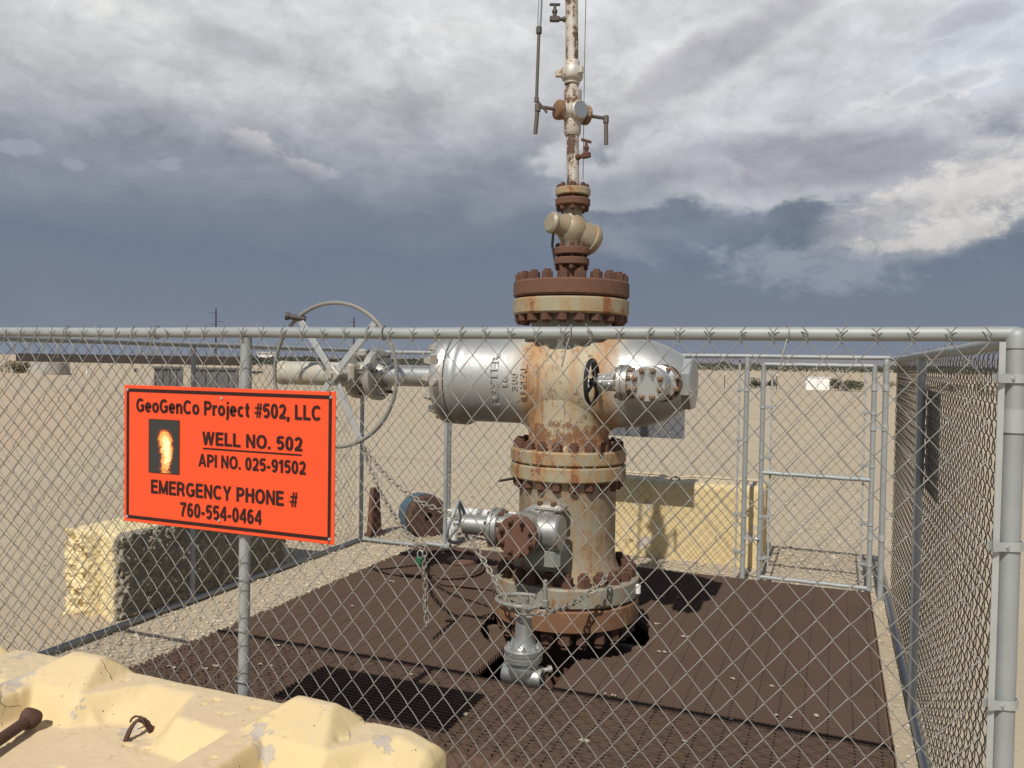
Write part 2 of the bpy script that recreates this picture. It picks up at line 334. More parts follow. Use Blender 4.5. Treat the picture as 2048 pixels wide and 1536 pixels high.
def f_sand(k, b, oc):
    n1 = k.noise(oc, .12, 6, .6); n2 = k.noise(oc, 1.3, 8, .65); n3 = k.noise(oc, 18, 6, .7); n4 = k.noise(oc, 70, 4, .7)
    far = k.noise(k.vscale(oc, (.35, .35, 1)), .06, 5, .6)
    c = k.mix(n2, (.395, .33, .24), (.49, .418, .305))
    c = k.mix(k.math('MULTIPLY', k.step(n1, .42, .68), .35), c, (.43, .33, .23))
    c = k.mix(k.math('MULTIPLY', k.step(far, .5, .7), .3), c, (.47, .35, .245))
    ln = k.noise(k.vscale(oc, (.10, 1.0, 1)), .55, 6, .6, .6); c = k.mix(k.math('MULTIPLY', k.step(ln, .52, .66), .30), c, (.33, .26, .185))
    c = k.mix(k.math('MULTIPLY', k.step(k.noise(oc, .035, 6, .62), .50, .64), .45), c, (.50, .36, .25))
    sp = k.step(n4, .60, .72); c = k.mix(k.math('MULTIPLY', sp, .6), c, (.62, .55, .45))
    dk = k.step(n3, .55, .70); c = k.mix(k.math('MULTIPLY', dk, .6), c, (.22, .18, .13))
    k.put(b.inputs['Base Color'], c); b.inputs['Roughness'].default_value = .95
    b.inputs['Specular IOR Level'].default_value = .1
    h = k.math('ADD', k.math('MULTIPLY', n2, 1.2), k.math('ADD', k.math('MULTIPLY', n3, .5), k.math('MULTIPLY', n4, .22)))
    k.put(b.inputs['Normal'], k.bump(h, .55, .03))
M['sand'] = mat('desert_sand_and_gravel', f_sand)
def f_peb(k, b, oc):
    n = k.noise(oc, 23, 2); k.put(b.inputs['Base Color'], k.ramp(n, [(.3, (.25, .20, .14)), (.45, (.42, .345, .25)), (.6, (.52, .45, .34)), (.75, (.62, .56, .46))]))
    b.inputs['Roughness'].default_value = .9
M['pebble'] = mat('mixed_pebbles', f_peb)

def f_flame(k, b, oc):     # printed picture: flames rising on a charcoal ground
    s = k.new('ShaderNodeSeparateXYZ'); k.l.new(oc, s.inputs[0]); x, y, z = s.outputs
    n = k.noise(oc, 34, 8, .75, 1.5); n2 = k.noise(oc, 75, 8, .75, 1.6)
    xx = k.math('ADD', x, k.math('MULTIPLY', k.math('SUBTRACT', n, .5), .055))
    zz = k.math('ADD', z, k.math('MULTIPLY', k.math('SUBTRACT', n2, .5), .04))
    def blob(c, d, w, h):
        u = k.math('DIVIDE', k.math('SUBTRACT', xx, c), w); v = k.math('DIVIDE', k.math('SUBTRACT', zz, d), h)
        return k.math('EXPONENT', k.math('MULTIPLY', k.math('ADD', k.math('MULTIPLY', u, u), k.math('MULTIPLY', v, v)), -1.0))
    g = k.math('ADD', blob(.078, .035, .026, .06), k.math('ADD', blob(.070, .125, .034, .036), blob(.086, .085, .024, .04)))
    g = k.math('MULTIPLY', g, k.math('ADD', -.05, k.math('MULTIPLY', n2, 1.55)))
    k.put(b.inputs['Base Color'], k.ramp(g, [(.24, (.035, .035, .032)), (.34, (.16, .025, .02)), (.42, (.50, .09, .05)), (.50, (.80, .28, .05)), (.60, (.92, .58, .12)), (.70, (.70, .26, .10)), (.80, (.93, .66, .18)), (.95, (.95, .86, .50))]))
    b.inputs['Roughness'].default_value = .45
M['flame'] = mat('printed_flame_picture', f_flame)

# ------------------------------------------------------------------ mesh helpers
class MB:
    def __init__(s): s.v = []; s.f = []
    def add(s, v, f):
        o = len(s.v); s.v += [tuple(p) for p in v]; s.f += [tuple(i+o for i in q) for q in f]; return s
    def box(s, c, d, rot=None):
        x, y, z = d[0]/2, d[1]/2, d[2]/2
        p = [Vector((a*x, b*y, e*z)) for a in (-1, 1) for b in (-1, 1) for e in (-1, 1)]
        if rot is not None: p = [rot @ q for q in p]
        return s.add([q+Vector(c) for q in p], [(0, 1, 3, 2), (4, 6, 7, 5), (0, 4, 5, 1), (2, 3, 7, 6), (0, 2, 6, 4), (1, 5, 7, 3)])
    def bbox(s, c, d, b=.01, rot=None):          # box with chamfered edges
        x, y, z = [q/2 for q in d]; b = min(b, x*.9, y*.9, z*.9); vs = []
        for a in (-1, 1):
            for e in (-1, 1):
                for g in (-1, 1):
                    vs += [(a*(x-b), e*(y-b), g*z), (a*(x-b), e*y, g*(z-b)), (a*x, e*(y-b), g*(z-b))]
        I = lambda a, e, g, k: ((a > 0)*4+(e > 0)*2+(g > 0))*3+k
        fs = []
        for g in (-1, 1): fs.append([I(-1, -1, g, 0), I(1, -1, g, 0), I(1, 1, g, 0), I(-1, 1, g, 0)])
        for e in (-1, 1): fs.append([I(-1, e, -1, 1), I(1, e, -1, 1), I(1, e, 1, 1), I(-1, e, 1, 1)])
        for a in (-1, 1): fs.append([I(a, -1, -1, 2), I(a, 1, -1, 2), I(a, 1, 1, 2), I(a, -1, 1, 2)])
        for e in (-1, 1):
            for g in (-1, 1): fs.append([I(-1, e, g, 0), I(1, e, g, 0), I(1, e, g, 1), I(-1, e, g, 1)])
            for a in (-1, 1): fs.append([I(a, e, -1, 1), I(a, e, 1, 1), I(a, e, 1, 2), I(a, e, -1, 2)])
        for a in (-1, 1):
            for g in (-1, 1): fs.append([I(a, -1, g, 0), I(a, 1, g, 0), I(a, 1, g, 2), I(a, -1, g, 2)])
        for a in (-1, 1):
            for e in (-1, 1):
                for g in (-1, 1): fs.append([I(a, e, g, 0), I(a, e, g, 1), I(a, e, g, 2)])
        p = [Vector(q) for q in vs]
        if rot is not None: p = [rot @ q for q in p]
        return s.add([q+Vector(c) for q in p], fs)
    def lathe(s, prof, o=(0, 0, 0), ax=(0, 0, 1), n=48, phase=0.0, ring=None):
        # prof: (radius, distance along the axis); ring(angle, r, h) may reshape the radius
        ax = Vector(ax).normalized(); a = ax.orthogonal().normalized()
        if abs(ax.z) < .99: a = Vector((0, 0, 1)); a = (a-ax*a.dot(ax)).normalized()
        b = ax.cross(a); o = Vector(o); vs = []; fs = []; rows = []
        for r, h in prof:
            if r < 1e-6: rows.append([len(vs)]); vs.append(o+ax*h); continue
            row = []
            for i in range(n):
                th = phase+2*math.pi*i/n; rr = ring(th, r, h) if ring else r
                row.append(len(vs)); vs.append(o+ax*h+(a*math.cos(th)+b*math.sin(th))*rr)
            rows.append(row)
        for p, q in zip(rows, rows[1:]):
            if len(p) == 1 and len(q) == 1: continue
            for i in range(n):
                j = (i+1) % n
                if len(p) == 1: fs.append((p[0], q[j], q[i]))
                elif len(q) == 1: fs.append((p[i], p[j], q[0]))
                else: fs.append((p[i], p[j], q[j], q[i]))
        return s.add(vs, fs)
    def cyl(s, p0, p1, r, n=20, r2=None, ch=0.0):
        p0, p1 = Vector(p0), Vector(p1); L = (p1-p0).length; r2 = r if r2 is None else r2
        pr = [(0, 0), (r-ch, 0)] + ([(r, ch), (r2, L-ch)] if ch else [(r2, L)]) + ([(r2-ch, L)] if ch else []) + [(0, L)]
        return s.lathe(pr, p0, p1-p0, n)
    def tube(s, pts, r, n=8, closed=False):
        pts = [Vector(p) for p in pts]; N = len(pts); vs = []; fs = []; prev = None
        for i, p in enumerate(pts):
            tg = (pts[(i+1) % N]-pts[i-1]) if closed else pts[min(i+1, N-1)]-pts[max(i-1, 0)]
            tg.normalize()
            if prev is None: a = tg.orthogonal().normalized()
            else:
                a = prev-tg*prev.dot(tg); a = a.normalized() if a.length > 1e-6 else tg.orthogonal().normalized()
            prev = a; b = tg.cross(a); rr = r[i] if isinstance(r, (list, tuple)) else r
            vs += [p+(a*math.cos(2*math.pi*k/n)+b*math.sin(2*math.pi*k/n))*rr for k in range(n)]
        for i in range(N if closed else N-1):
            j = (i+1) % N
            for k in range(n): fs.append((i*n+k, i*n+(k+1) % n, j*n+(k+1) % n, j*n+k))
        if not closed: fs.append(tuple(range(n-1, -1, -1))); fs.append(tuple((N-1)*n+k for k in range(n)))
        return s.add(vs, fs)
    def ring(s, c, ax, RR, r, n=48, m=8, arc=None):
        ax = Vector(ax).normalized(); a = Vector((0, 0, 1)) if abs(ax.z) < .9 else Vector((1, 0, 0))
        a = (a-ax*a.dot(ax)).normalized(); b = ax.cross(a); c = Vector(c)
        if arc: return s.tube([c+(a*math.cos(q)+b*math.sin(q))*RR for q in np.linspace(R(arc[0]), R(arc[1]), n)], r, m)
        return s.tube([c+(a*math.cos(2*math.pi*i/n)+b*math.sin(2*math.pi*i/n))*RR for i in range(n)], r, m, True)
    def ball(s, c, rad, n=24, m=14):
        rad = (rad,)*3 if isinstance(rad, (int, float)) else rad; c = Vector(c); o = len(s.v)
        s.lathe([(math.sin(math.pi*i/m), -math.cos(math.pi*i/m)) for i in range(m+1)], (0, 0, 0), (0, 0, 1), n)
        for i in range(o, len(s.v)): p = s.v[i]; s.v[i] = (c.x+p[0]*rad[0], c.y+p[1]*rad[1], c.z+p[2]*rad[2])
        return s
    def build(s, name, m, parent=None, smooth=35, loc=None):
        me = bpy.data.meshes.new(name); me.from_pydata(s.v, [], s.f); me.validate(); me.update()
        bm_fix(me)
        if smooth: me.shade_smooth(); me.set_sharp_from_angle(angle=R(smooth))
        me.materials.append(m)
        o = bpy.data.objects.new(name, me); COL.objects.link(o)
        if parent: o.parent = parent
        if loc is not None: o.location = loc
        return o
import bmesh
def bm_fix(me):
    b = bmesh.new(); b.from_mesh(me); bmesh.ops.recalc_face_normals(b, faces=b.faces); b.to_mesh(me); b.free()
def tag(o, label=None, cat=None, group=None, kind=None):
    if label: o['label'] = label
    if cat: o['category'] = cat
    if group: o['group'] = group
    if kind: o['kind'] = kind
    return o
def thing(name, label, cat, loc=(0, 0, 0), group=None):
    o = bpy.data.objects.new(name, None); COL.objects.link(o); o.location = loc; o.empty_display_size = .1
    return tag(o, label, cat, group)
def dup(src, parent=None, loc=None, rot=None):
    c = src.copy(); COL.objects.link(c)
    if parent is not None: c.parent = parent
    if loc is not None: c.location = loc
    if rot is not None: c.rotation_euler = rot
    return c

# ------------------------------------------------------------------ ground
HG = .17                                            # level of the raised grating over the cellar
GX0, GX1, GY0, GY1 = -3.30, .27, 2.98, 6.24
g = MB(); xs = [-6000, GX0+.03, GX1-.03, 6000]; ys = [-3000, GY0+.03, GY1-.03, 9000]
for i in range(3):
    for j in range(3):
        if i == 1 and j == 1: continue
        g.add([(xs[i], ys[j], 0), (xs[i+1], ys[j], 0), (xs[i+1], ys[j+1], 0), (xs[i], ys[j+1], 0)], [(0, 1, 2, 3)])
tag(g.build('ground', M['sand'], smooth=0), kind='structure')

# ------------------------------------------------------------------ chain link
WW, HH = .083, .0967                                # one diamond
def mesh_part(parent, p0, udir, nrm, length, z0, z1, name='chain_link_mesh', wire=.00155, amp=.0042, top=True, m='galv_wire'):
    u = np.array(udir, float); nn = np.array(nrm, float); p0 = np.array(p0, float); up_ = np.array([0, 0, 1.0])
    w2 = WW/2; h2 = HH/2; nw = int(length/w2); ns = int((z1-z0)/h2)
    prof = [(0.0, 0.0), (.10, .55), (.30, 1.0), (.70, 1.0), (.90, .55)]
    ang = [2*math.pi*k/5 for k in range(5)]; ca, sa = np.cos(ang), np.sin(ang)
    V = []; F = []; off = 0
    rs = random.Random(int(abs(p0[0])*100+abs(p0[1])*10+length*7))
    for i in range(nw):
        pts = []; side = 1 if i % 2 == 0 else 0; jit = rs.uniform(-.002, .002)
        for k in range(ns):
            a = i+side; b = i+1-side; sg = 1 if side == 1 else -1
            lo = 1 if side else -1
            for f_, am in prof:
                x = a+(b-a)*f_
                if f_ == 0: x += .045*lo
                pts.append(p0+u*((x+.0)*w2+jit)+up_*(z1-(k+f_)*h2)+nn*(sg*amp*am))
            side = 1-side
        pts = np.array(pts)
        if top:                                     # twisted selvage, ends splayed in a V
            s_ = 1 if i % 2 == 0 else -1
            c0 = p0+u*((i+(1 if i % 2 == 0 else 0))*w2)
            tw = [c0+up_*(z1+.024*q)+u*(s_*.0042*math.cos(q*math.pi*2.6))+nn*(.003+s_*.0042*math.sin(q*math.pi*2.6)) for q in np.linspace(1, .0, 6)]
            e_ = rs.uniform(.8, 1.25); sgn = -s_ if rs.random() < .85 else s_
            tip = [c0+up_*(z1+.038*e_)+u*(sgn*.013*e_)+nn*.005]
            pts = np.vstack([tip, tw, pts[1:]])
            wr_ = np.full(len(pts), wire); wr_[:7] = wire*1.15
        tg = np.gradient(pts, axis=0); tg /= np.linalg.norm(tg, axis=1)[:, None]
        bb = np.cross(tg, nn); bb /= np.linalg.norm(bb, axis=1)[:, None]; aa = np.cross(bb, tg)
        vv = pts[:, None, :]+wire*(aa[:, None, :]*ca[None, :, None]+bb[:, None, :]*sa[None, :, None])
        n = len(pts); V.append(vv.reshape(-1, 3))
        idx = np.arange(n-1)[:, None]*5+np.arange(5)[None, :]; nx = np.arange(n-1)[:, None]*5+(np.arange(5)[None, :]+1) % 5
        F.append(np.stack([idx, nx, nx+5, idx+5], -1).reshape(-1, 4)+off); off += n*5
    V = np.vstack(V); F = np.vstack(F)
    me = bpy.data.meshes.new(name); me.vertices.add(len(V)); me.vertices.foreach_set('co', V.ravel())
    me.loops.add(F.size); me.loops.foreach_set('vertex_index', F.ravel().astype(np.int32))
    me.polygons.add(len(F)); me.polygons.foreach_set('loop_start', np.arange(0, F.size, 4, dtype=np.int32))
    me.update(calc_edges=True); me.validate(); me.shade_smooth(); me.materials.append(M[m])
    o = bpy.data.objects.new(name, me); COL.objects.link(o); o.parent = parent
    return o
def post(parent, x, y, r, ztop, cap=True, z0=-.05, name='post'):
    m = MB().cyl((x, y, z0), (x, y, ztop), r, 24)
    o = m.build(name, M['galv'], parent)
    if cap:
        MB().lathe([(r*1.12, -.03), (r*1.12, 0), (r*.95, r*.5), (r*.5, r*.85), (0, r*.95)], (x, y, ztop), (0, 0, 1), 24).build('post_cap', M['galv'], o)
    return o
def rail(parent, a, b, r, name):
    a, b = Vector(a), Vector(b); n = 14
    pts = [a.lerp(b, i/n)+Vector((0, 0, .0012*math.sin(i*1.7+a.x)*(0 < i < n))) for i in range(n+1)]
    return MB().tube(pts, r, 20).build(name, M['galv'], parent)
def bands(parent, cx, cy, r, bx, by, zs):           # clamps that tie a tension bar to a post
    d = Vector((bx-cx, by-cy, 0)); L = d.length; d.normalize(); s = Vector((-d.y, d.x, 0))
    for z in zs:
        m = MB(); rr = r+.0025
        pts = []
        for q in np.linspace(35, 325, 22): pts.append(d*math.cos(R(q))*rr+s*math.sin(R(q))*rr)
        o1 = [d*(L+.016)+s*.008]+pts+[d*(L+.016)-s*.008]
        vs = []; fs = []
        for p in o1:
            nrm = p.normalized()*.003
            for q, zz in ((p, z), (p+nrm, z), (p+nrm, z+.022), (p, z+.022)): vs.append((cx+q.x, cy+q.y, zz))
        for i in range(len(o1)-1):
            for k in range(4): fs.append((i*4+k, i*4+(k+1) % 4, i*4+4+(k+1) % 4, i*4+4+k))
        fs += [(0, 1, 2, 3), tuple(len(vs)-4+k for k in (3, 2, 1, 0))]
        m.add(vs, fs)
        q = d*(L*.62); m.cyl(Vector((cx, cy, z+.011))+q-s*.018, Vector((cx, cy, z+.011))+q+s*.020, .005, 8)
        m.build('tension_band', M['galv_flat'], parent)
def ties(parent, pts):                              # wire ties round a rail or post
    for c, ax, r in pts:
        MB().ring(c, ax, r, .0022, 18, 5).build('wire_tie', M['galv_wire'], parent)

ZR = 1.838                                          # centre of the top rails
YF, XL, XR, YB = 2.27, -4.20, .404, 6.67
FW = 'chain link fence panels of the enclosure'
ff = thing('chain_link_fence', 'near chain link fence panel carrying the orange sign, seen face on', 'fence', (0, YF, 0), FW)
L = lambda x, y, z: (x, y-YF, z)
rail(ff, L(XL, YF, ZR), L(XR, YF, ZR), .0185, 'top_rail')
post(ff, XR, 0, .0235, ZR-.005)
post(ff, -1.90, 0, .0195, ZR-.018, False)
MB().box((.371, -.028, ZR/2+.05), (.014, .005, ZR-.14)).build('tension_bar', M['galv_flat'], ff)
bands(ff, XR, 0, .0235, .371, -.03, (1.72, 1.315, .93, .52, .15))
MB().cyl((XR, -.001, 1.60), (XR, -.001, 1.655), .0268, 24).build('clamp_band', M['galv_flat'], ff)
mesh_part(ff, (XL+.02, -.0262, 0), (1, 0, 0), (0, -1, 0), XR-XL-.05, .04, ZR-.021)
ties(ff, [((-1.90, -.004, z), (0, .25, 1), .0265) for z in (.45, .62, .80, .98)] + [((x, -.003, ZR), (1, .2, 0), .0235) for x in (-2.75, -2.3, -1.35, -.72, -.12)])
for x, z in ((-2.75, 1.70), (-2.3, 1.70), (-.72, 1.71), (-.12, 1.71), (-1.35, 1.70)):
    MB().tube([(x, -.022, ZR-.015), (x-.008, -.03, ZR-.05), (x-.014, -.034, ZR-.085), (x-.019, -.03, ZR-.10)], .0022, 5).build('wire_tie', M['galv_wire'], ff)

fl = thing('chain_link_fence', 'long chain link fence panel running back along the left of the pad', 'fence', (XL, 0, 0), FW)
rail(fl, (0, YF, ZR), (0, YB, ZR), .0185, 'top_rail'); rail(fl, (0, YF, .028), (0, YB, .028), .0185, 'bottom_rail')
post(fl, 0, YF, .0235, ZR-.005); post(fl, 0, 4.47, .0175, ZR-.018, False)
mesh_part(fl, (-.026, YF+.03, 0), (0, 1, 0), (-1, 0, 0), YB-YF-.06, .03, ZR-.014, m='wire_shaded')

fr = thing('chain_link_fence', 'right chain link fence panel seen edge on with a dark sign back', 'fence', (.40, 0, 0), FW)
rail(fr, (0, YF, ZR-.02), (0, YB, ZR-.02), .0185, 'top_rail'); rail(fr, (0, YF, .03), (0, YB, .03), .0185, 'bottom_rail')
post(fr, 0, 4.50, .0215, ZR-.036, False)
mesh_part(fr, (.026, YF+.02, 0), (0, 1, 0), (1, 0, 0), YB-YF-.04, .03, ZR-.034, wire=.0019, amp=.0055, m='wire_shaded')
MB().box((.030, YF+.09, ZR/2), (.005, .016, ZR-.12)).build('tension_bar', M['galv_flat'], fr)

GPX = -.65
fb = thing('chain_link_fence', 'far chain link fence panel behind the wellhead, left of the gate', 'fence', (0, YB, 0), FW)
rail(fb, (XL, 0, ZR-.01), (.385, 0, ZR-.01), .0175, 'top_rail'); rail(fb, (XL, 0, .03), (GPX, 0, .03), .0165, 'bottom_rail')
post(fb, XL, 0, .020, ZR-.02); post(fb, -3.30, 0, .0195, ZR-.02, False, name='post'); post(fb, GPX, 0, .0195, ZR-.02, False); post(fb, .355, 0, .0215, ZR-.035)
mesh_part(fb, (XL+.02, .026, 0), (1, 0, 0), (0, 1, 0), GPX-XL-.06, .03, ZR-.02, m='wire_shaded')
MB().box((GPX-.06, .026, ZR/2), (.015, .005, ZR-.08)).build('tension_bar', M['galv_flat'], fb)
bands(fb, GPX, 0, .0195, GPX-.06, .026, (1.55, 1.15, .55, .25))

gt = thing('fence_gate', 'narrow chain link gate with a mid rail beside the far right corner', 'gate', (0, YB, 0))
gx0, gx1, gz0, gz1 = -.525, .275, .08, 1.765
for nm, a, b in (('top_rail', (gx0, 0, gz1), (gx1, 0, gz1)), ('mid_rail', (gx0, 0, .91), (gx1, 0, .905)), ('bottom_rail', (gx0, 0, gz0), (gx1, 0, gz0))): rail(gt, a, b, .0165, nm)
for x in (gx0, gx1): MB().tube([(x, 0, gz0-.015), (x, 0, 1.0), (x, 0, gz1+.015)], .0185, 20).build('gate_stile', M['galv'], gt)
mesh_part(gt, (gx0+.05, .022, 0), (1, 0, 0), (0, 1, 0), gx1-gx0-.09, .10, gz1-.03, top=True, m='wire_shaded')
for x in (gx0+.065, gx1-.06): MB().box((x, .022, (gz0+gz1)/2), (.014, .005, gz1-gz0-.08)).build('tension_bar', M['galv_flat'], gt)
bands(gt, gx0, 0, .0185, gx0+.065, .022, (1.42, 1.02, .55, .22)); bands(gt, gx1, 0, .0185, gx1-.06, .022, (1.40, 1.0, .56, .25))
for z in (1.58, 1.28, .45):
    m = MB().cyl((gx1, 0, z), (gx1, 0, z+.05), .024, 18); m.cyl((.355, 0, z), (.355, 0, z+.05), .027, 18); m.box((.315, -.004, z+.025), (.06, .012, .03)); m.build('hinge', M['galv_flat'], gt)
m = MB().box((GPX+.06, -.02, .38), (.11, .012, .02)); m.ball((GPX+.10, -.03, .385), (.025, .02, .016), 10, 6); m.build('latch', M['galv_flat'], gt)

# ------------------------------------------------------------------ signs
def text_mesh(s, u0, u1, base, cap, parent, m, name='lettering', bold=.018, depth=.0012, mapf=None):
    c = bpy.data.curves.new('txt', 'FONT'); c.body = s; c.size = 1; c.offset = bold; c.resolution_u = 4
    o = bpy.data.objects.new('txt', c); COL.objects.link(o)
    dg = bpy.context.evaluated_depsgraph_get(); me = bpy.data.meshes.new_from_object(o.evaluated_get(dg))
    bpy.data.objects.remove(o); bpy.data.curves.remove(c)
    v = np.array([p.co for p in me.vertices]); fs = [tuple(p.vertices) for p in me.polygons]; bpy.data.meshes.remove(me)
    h = 0.0
    c2 = bpy.data.curves.new('txt', 'FONT'); c2.body = 'H'; c2.size = 1; c2.offset = bold
    o2 = bpy.data.objects.new('txt', c2); COL.objects.link(o2)
    me2 = bpy.data.meshes.new_from_object(o2.evaluated_get(bpy.context.evaluated_depsgraph_get()))
    h0 = min(p.co.y for p in me2.vertices); h = max(p.co.y for p in me2.vertices)-h0
    bpy.data.objects.remove(o2); bpy.data.curves.remove(c2); bpy.data.meshes.remove(me2)
    x0, x1 = v[:, 0].min(), v[:, 0].max()
    U = u0+(v[:, 0]-x0)/(x1-x0)*(u1-u0); Vv = base+(v[:, 1]-h0)/h*cap
    b = MB()
    if mapf is None:
        front = [(a, -depth, d) for a, d in zip(U, Vv)]
        b.add(front, fs)
        return b.build(name, m, parent, smooth=0)
    n = len(U); front = [mapf(a, d, depth) for a, d in zip(U, Vv)]; back = [mapf(a, d, -.002) for a, d in zip(U, Vv)]
    edges = {}
    for f in fs:
        for i in range(len(f)):
            e = (f[i], f[(i+1) % len(f)]); edges[e] = edges.get(e, 0)+1
    side = [(a, c_, c_+n, a+n) for (a, c_) in edges if (c_, a) not in edges]
    b.add(front+back, fs+side)
    return b.build(name, m, parent, smooth=0)

# block lettering drawn as ribbons round centre lines, cap height 1
TT = .20
def arc(cx, cy, rx, ry, a0, a1, n=22, sq=1.0):
    o = []
    for a in np.linspace(R(a0), R(a1), n):
        c, s = math.cos(a), math.sin(a)
        o.append((cx+rx*math.copysign(abs(c)**sq, c), cy+ry*math.copysign(abs(s)**sq, s)))
    return o
HT = TT/2; LO, HI = HT*.92, 1-HT*.92
def bowl(x0, x1, y0, y1): r = (y1-y0)/2; return [(x0, y1)]+arc(x1-r, (y0+y1)/2, r, r, 90, -90, 16)+[(x0, y0)]
ZERO = [arc(.28, .5, .28-HT, .5-HT*.9, 0, 360, 40, .86)]
GL = {
 'O': (.76, [arc(.38, .5, .38-HT, .5-HT*.9, 0, 360, 44, .92)]), '0': (.56, ZERO), 'C': (.70, [arc(.38, .5, .38-HT, .5-HT*.9, 42, 318, 34, .92)]),
 'G': (.74, [arc(.38, .5, .38-HT, .5-HT*.9, 45, 325, 34, .92)+[(.74-HT, .20), (.74-HT, .44)], [(.42, .46), (.74, .46)]]),
 'e': (.56, [[(.09, .37), (.56-HT, .37)]+arc(.28, .37, .28-HT, .37-HT*.9, 0, 318, 30, .92)]), 'o': (.60, [arc(.30, .37, .30-HT, .37-HT*.9, 0, 360, 36, .92)]),
 'n': (.56, [[(HT, 0), (HT, .73)], [(HT, .50)]+arc(.28, .45, .28-HT, .19, 175, 0, 14)+[(.56-HT, 0)]]),
 'r': (.38, [[(HT, 0), (HT, .73)], [(HT, .48)]+arc(.33, .44, .33-HT, .20, 170, 78, 10)]), 'c': (.54, [arc(.29, .37, .29-HT, .37-HT*.9, 48, 312, 28, .92)]),
 'j': (.24, [[(.15, .73), (.15, -.06)]+arc(.0, -.06, .15, .13, 0, -80, 8), [(.15, .84), (.15, 1.0)]]), 't': (.34, [[(.17, .95), (.17, .20)]+arc(.29, .20, .12, .12, 180, 265, 8)+[(.34, .085)], [(.0, .65), (.34, .65)]]),
 'P': (.64, [[(HT, 0), (HT, 1)], bowl(HT, .64-HT, .46, HI)]), 'R': (.70, [[(HT, 0), (HT, 1)], bowl(HT, .65-HT, .48, HI), [(.36, .48), (.46, .40), (.60, 0)]]),
 'E': (.60, [[(HT, 0), (HT, 1)], [(HT, HI), (.58, HI)], [(HT, .52), (.55, .52)], [(HT, LO), (.60, LO)]]), 'L': (.56, [[(HT, 1), (HT, 0)], [(HT, LO), (.56, LO)]]),
 'W': (.96, [[(.10, 1), (.27, .0)], [(.27, 0), (.48, 1)], [(.48, 1), (.69, 0)], [(.69, 0), (.86, 1)]]), 'N': (.68, [[(HT, 0), (HT, 1)], [(.68-HT, 0), (.68-HT, 1)], [(HT, .97), (.68-HT, .03)]]),
 'A': (.74, [[(.09, 0), (.37, 1)], [(.65, 0), (.37, 1)], [(.20, .30), (.54, .30)]]), 'I': (.19, [[(HT, 0), (HT, 1)]]), 'M': (.80, [[(HT, 0), (HT, 1)], [(.80-HT, 0), (.80-HT, 1)], [(HT, .97), (.40, .06)], [(.80-HT, .97), (.40, .06)]]),
 'Y': (.68, [[(.09, 1), (.34, .44)], [(.59, 1), (.34, .44)], [(.34, .5), (.34, 0)]]), 'H': (.68, [[(HT, 0), (HT, 1)], [(.68-HT, 0), (.68-HT, 1)], [(HT, .53), (.68-HT, .53)]]),
 '1': (.40, [[(.27, 0), (.27, 1)], [(.27, .93), (.15, .80), (.02, .72)]]), '2': (.56, [arc(.28, .69, .28-HT, .31-HT*.9, 170, -30, 20)+[(.36, .36), (.15, .18), (.10, LO)], [(.03, LO), (.56, LO)]]),
 '4': (.58, [[(.43, 0), (.43, 1)], [(.40, .95), (.05, .30)], [(.02, .29), (.58, .29)]]), '5': (.56, [[(.52, HI), (.12, HI)], [(.135, HI), (.095, .50)], [(.09, .50)]+arc(.28, .34, .28-HT, .34-HT*.9, 140, -145, 22)]),
 '6': (.56, [arc(.28, .33, .28-HT, .33-HT*.9, 0, 360, 30), arc(.30, .52, .30-HT, .48-HT*.9, 48, 195, 18)]), '9': (.56, [arc(.28, .67, .28-HT, .33-HT*.9, 0, 360, 30), arc(.26, .48, .30-HT, .48-HT*.9, 228, 375, 18)]),
 '7': (.56, [[(.0, HI), (.53, HI)], [(.50, .93), (.33, .62), (.24, .30), (.20, 0)]]), '#': (.60, [[(.22, 0), (.32, 1)], [(.42, 0), (.52, 1)], [(.02, .33), (.56, .33)], [(.06, .67), (.60, .67)]]),
 ',': (.20, [[(.10, .17), (.10, .02), (.05, -.16)]]), '.': (.20, [[(.10, 0), (.10, .19)]]), '-': (.34, [[(.02, .36), (.32, .36)]]), ' ': (.26, [])}
def letters(txt, u0, u1, base, cap, parent, m):
    pen = 0; items = []; wd = 0
    for ch in txt:
        w, st = GL[ch]; wd += ch == ' '
        for q in st: items.append((wd, pen, q, TT*(.62 if ch == '#' else .9 if ch in 'WMNAY4' else 1.0)))
        pen += w+.07
    pen -= .07; sxk = (u1-u0)/pen; words = {}; n = 0
    for wd, x0, q, tk in items:
        b = words.setdefault(wd, MB())
        closed = len(q) > 6 and (q[0][0]-q[-1][0])**2+(q[0][1]-q[-1][1])**2 < 1e-6
        if closed: q = q[:-1]
        N = len(q); L_, R_ = [], []
        for i in range(N):
            p = Vector(q[i]); a = Vector(q[i-1]) if (i or closed) else None; c = Vector(q[(i+1) % N]) if (i < N-1 or closed) else None
            d1_ = (p-a).normalized() if a is not None and (p-a).length > 1e-6 else None; d2_ = (c-p).normalized() if c is not None and (c-p).length > 1e-6 else None
            d = (d1_ or d2_)+(d2_ or d1_); d.normalize(); nn = Vector((-d.y, d.x)); k = 1/max(.6, nn.dot(Vector((-(d2_ or d1_).y, (d2_ or d1_).x))))
            L_.append(p+nn*tk/2*k); R_.append(p-nn*tk/2*k)
        y = -.0034-.00004*(n % 7); n += 1
        pt = lambda v: (u0+(x0+v.x)*sxk, y, base+v.y*cap)
        b.add([pt(v) for v in L_]+[pt(v) for v in R_], [(i, (i+1) % N, N+(i+1) % N, N+i) for i in range(N if closed else N-1)])
    for b in words.values(): b.build('lettering', m, parent, 0)

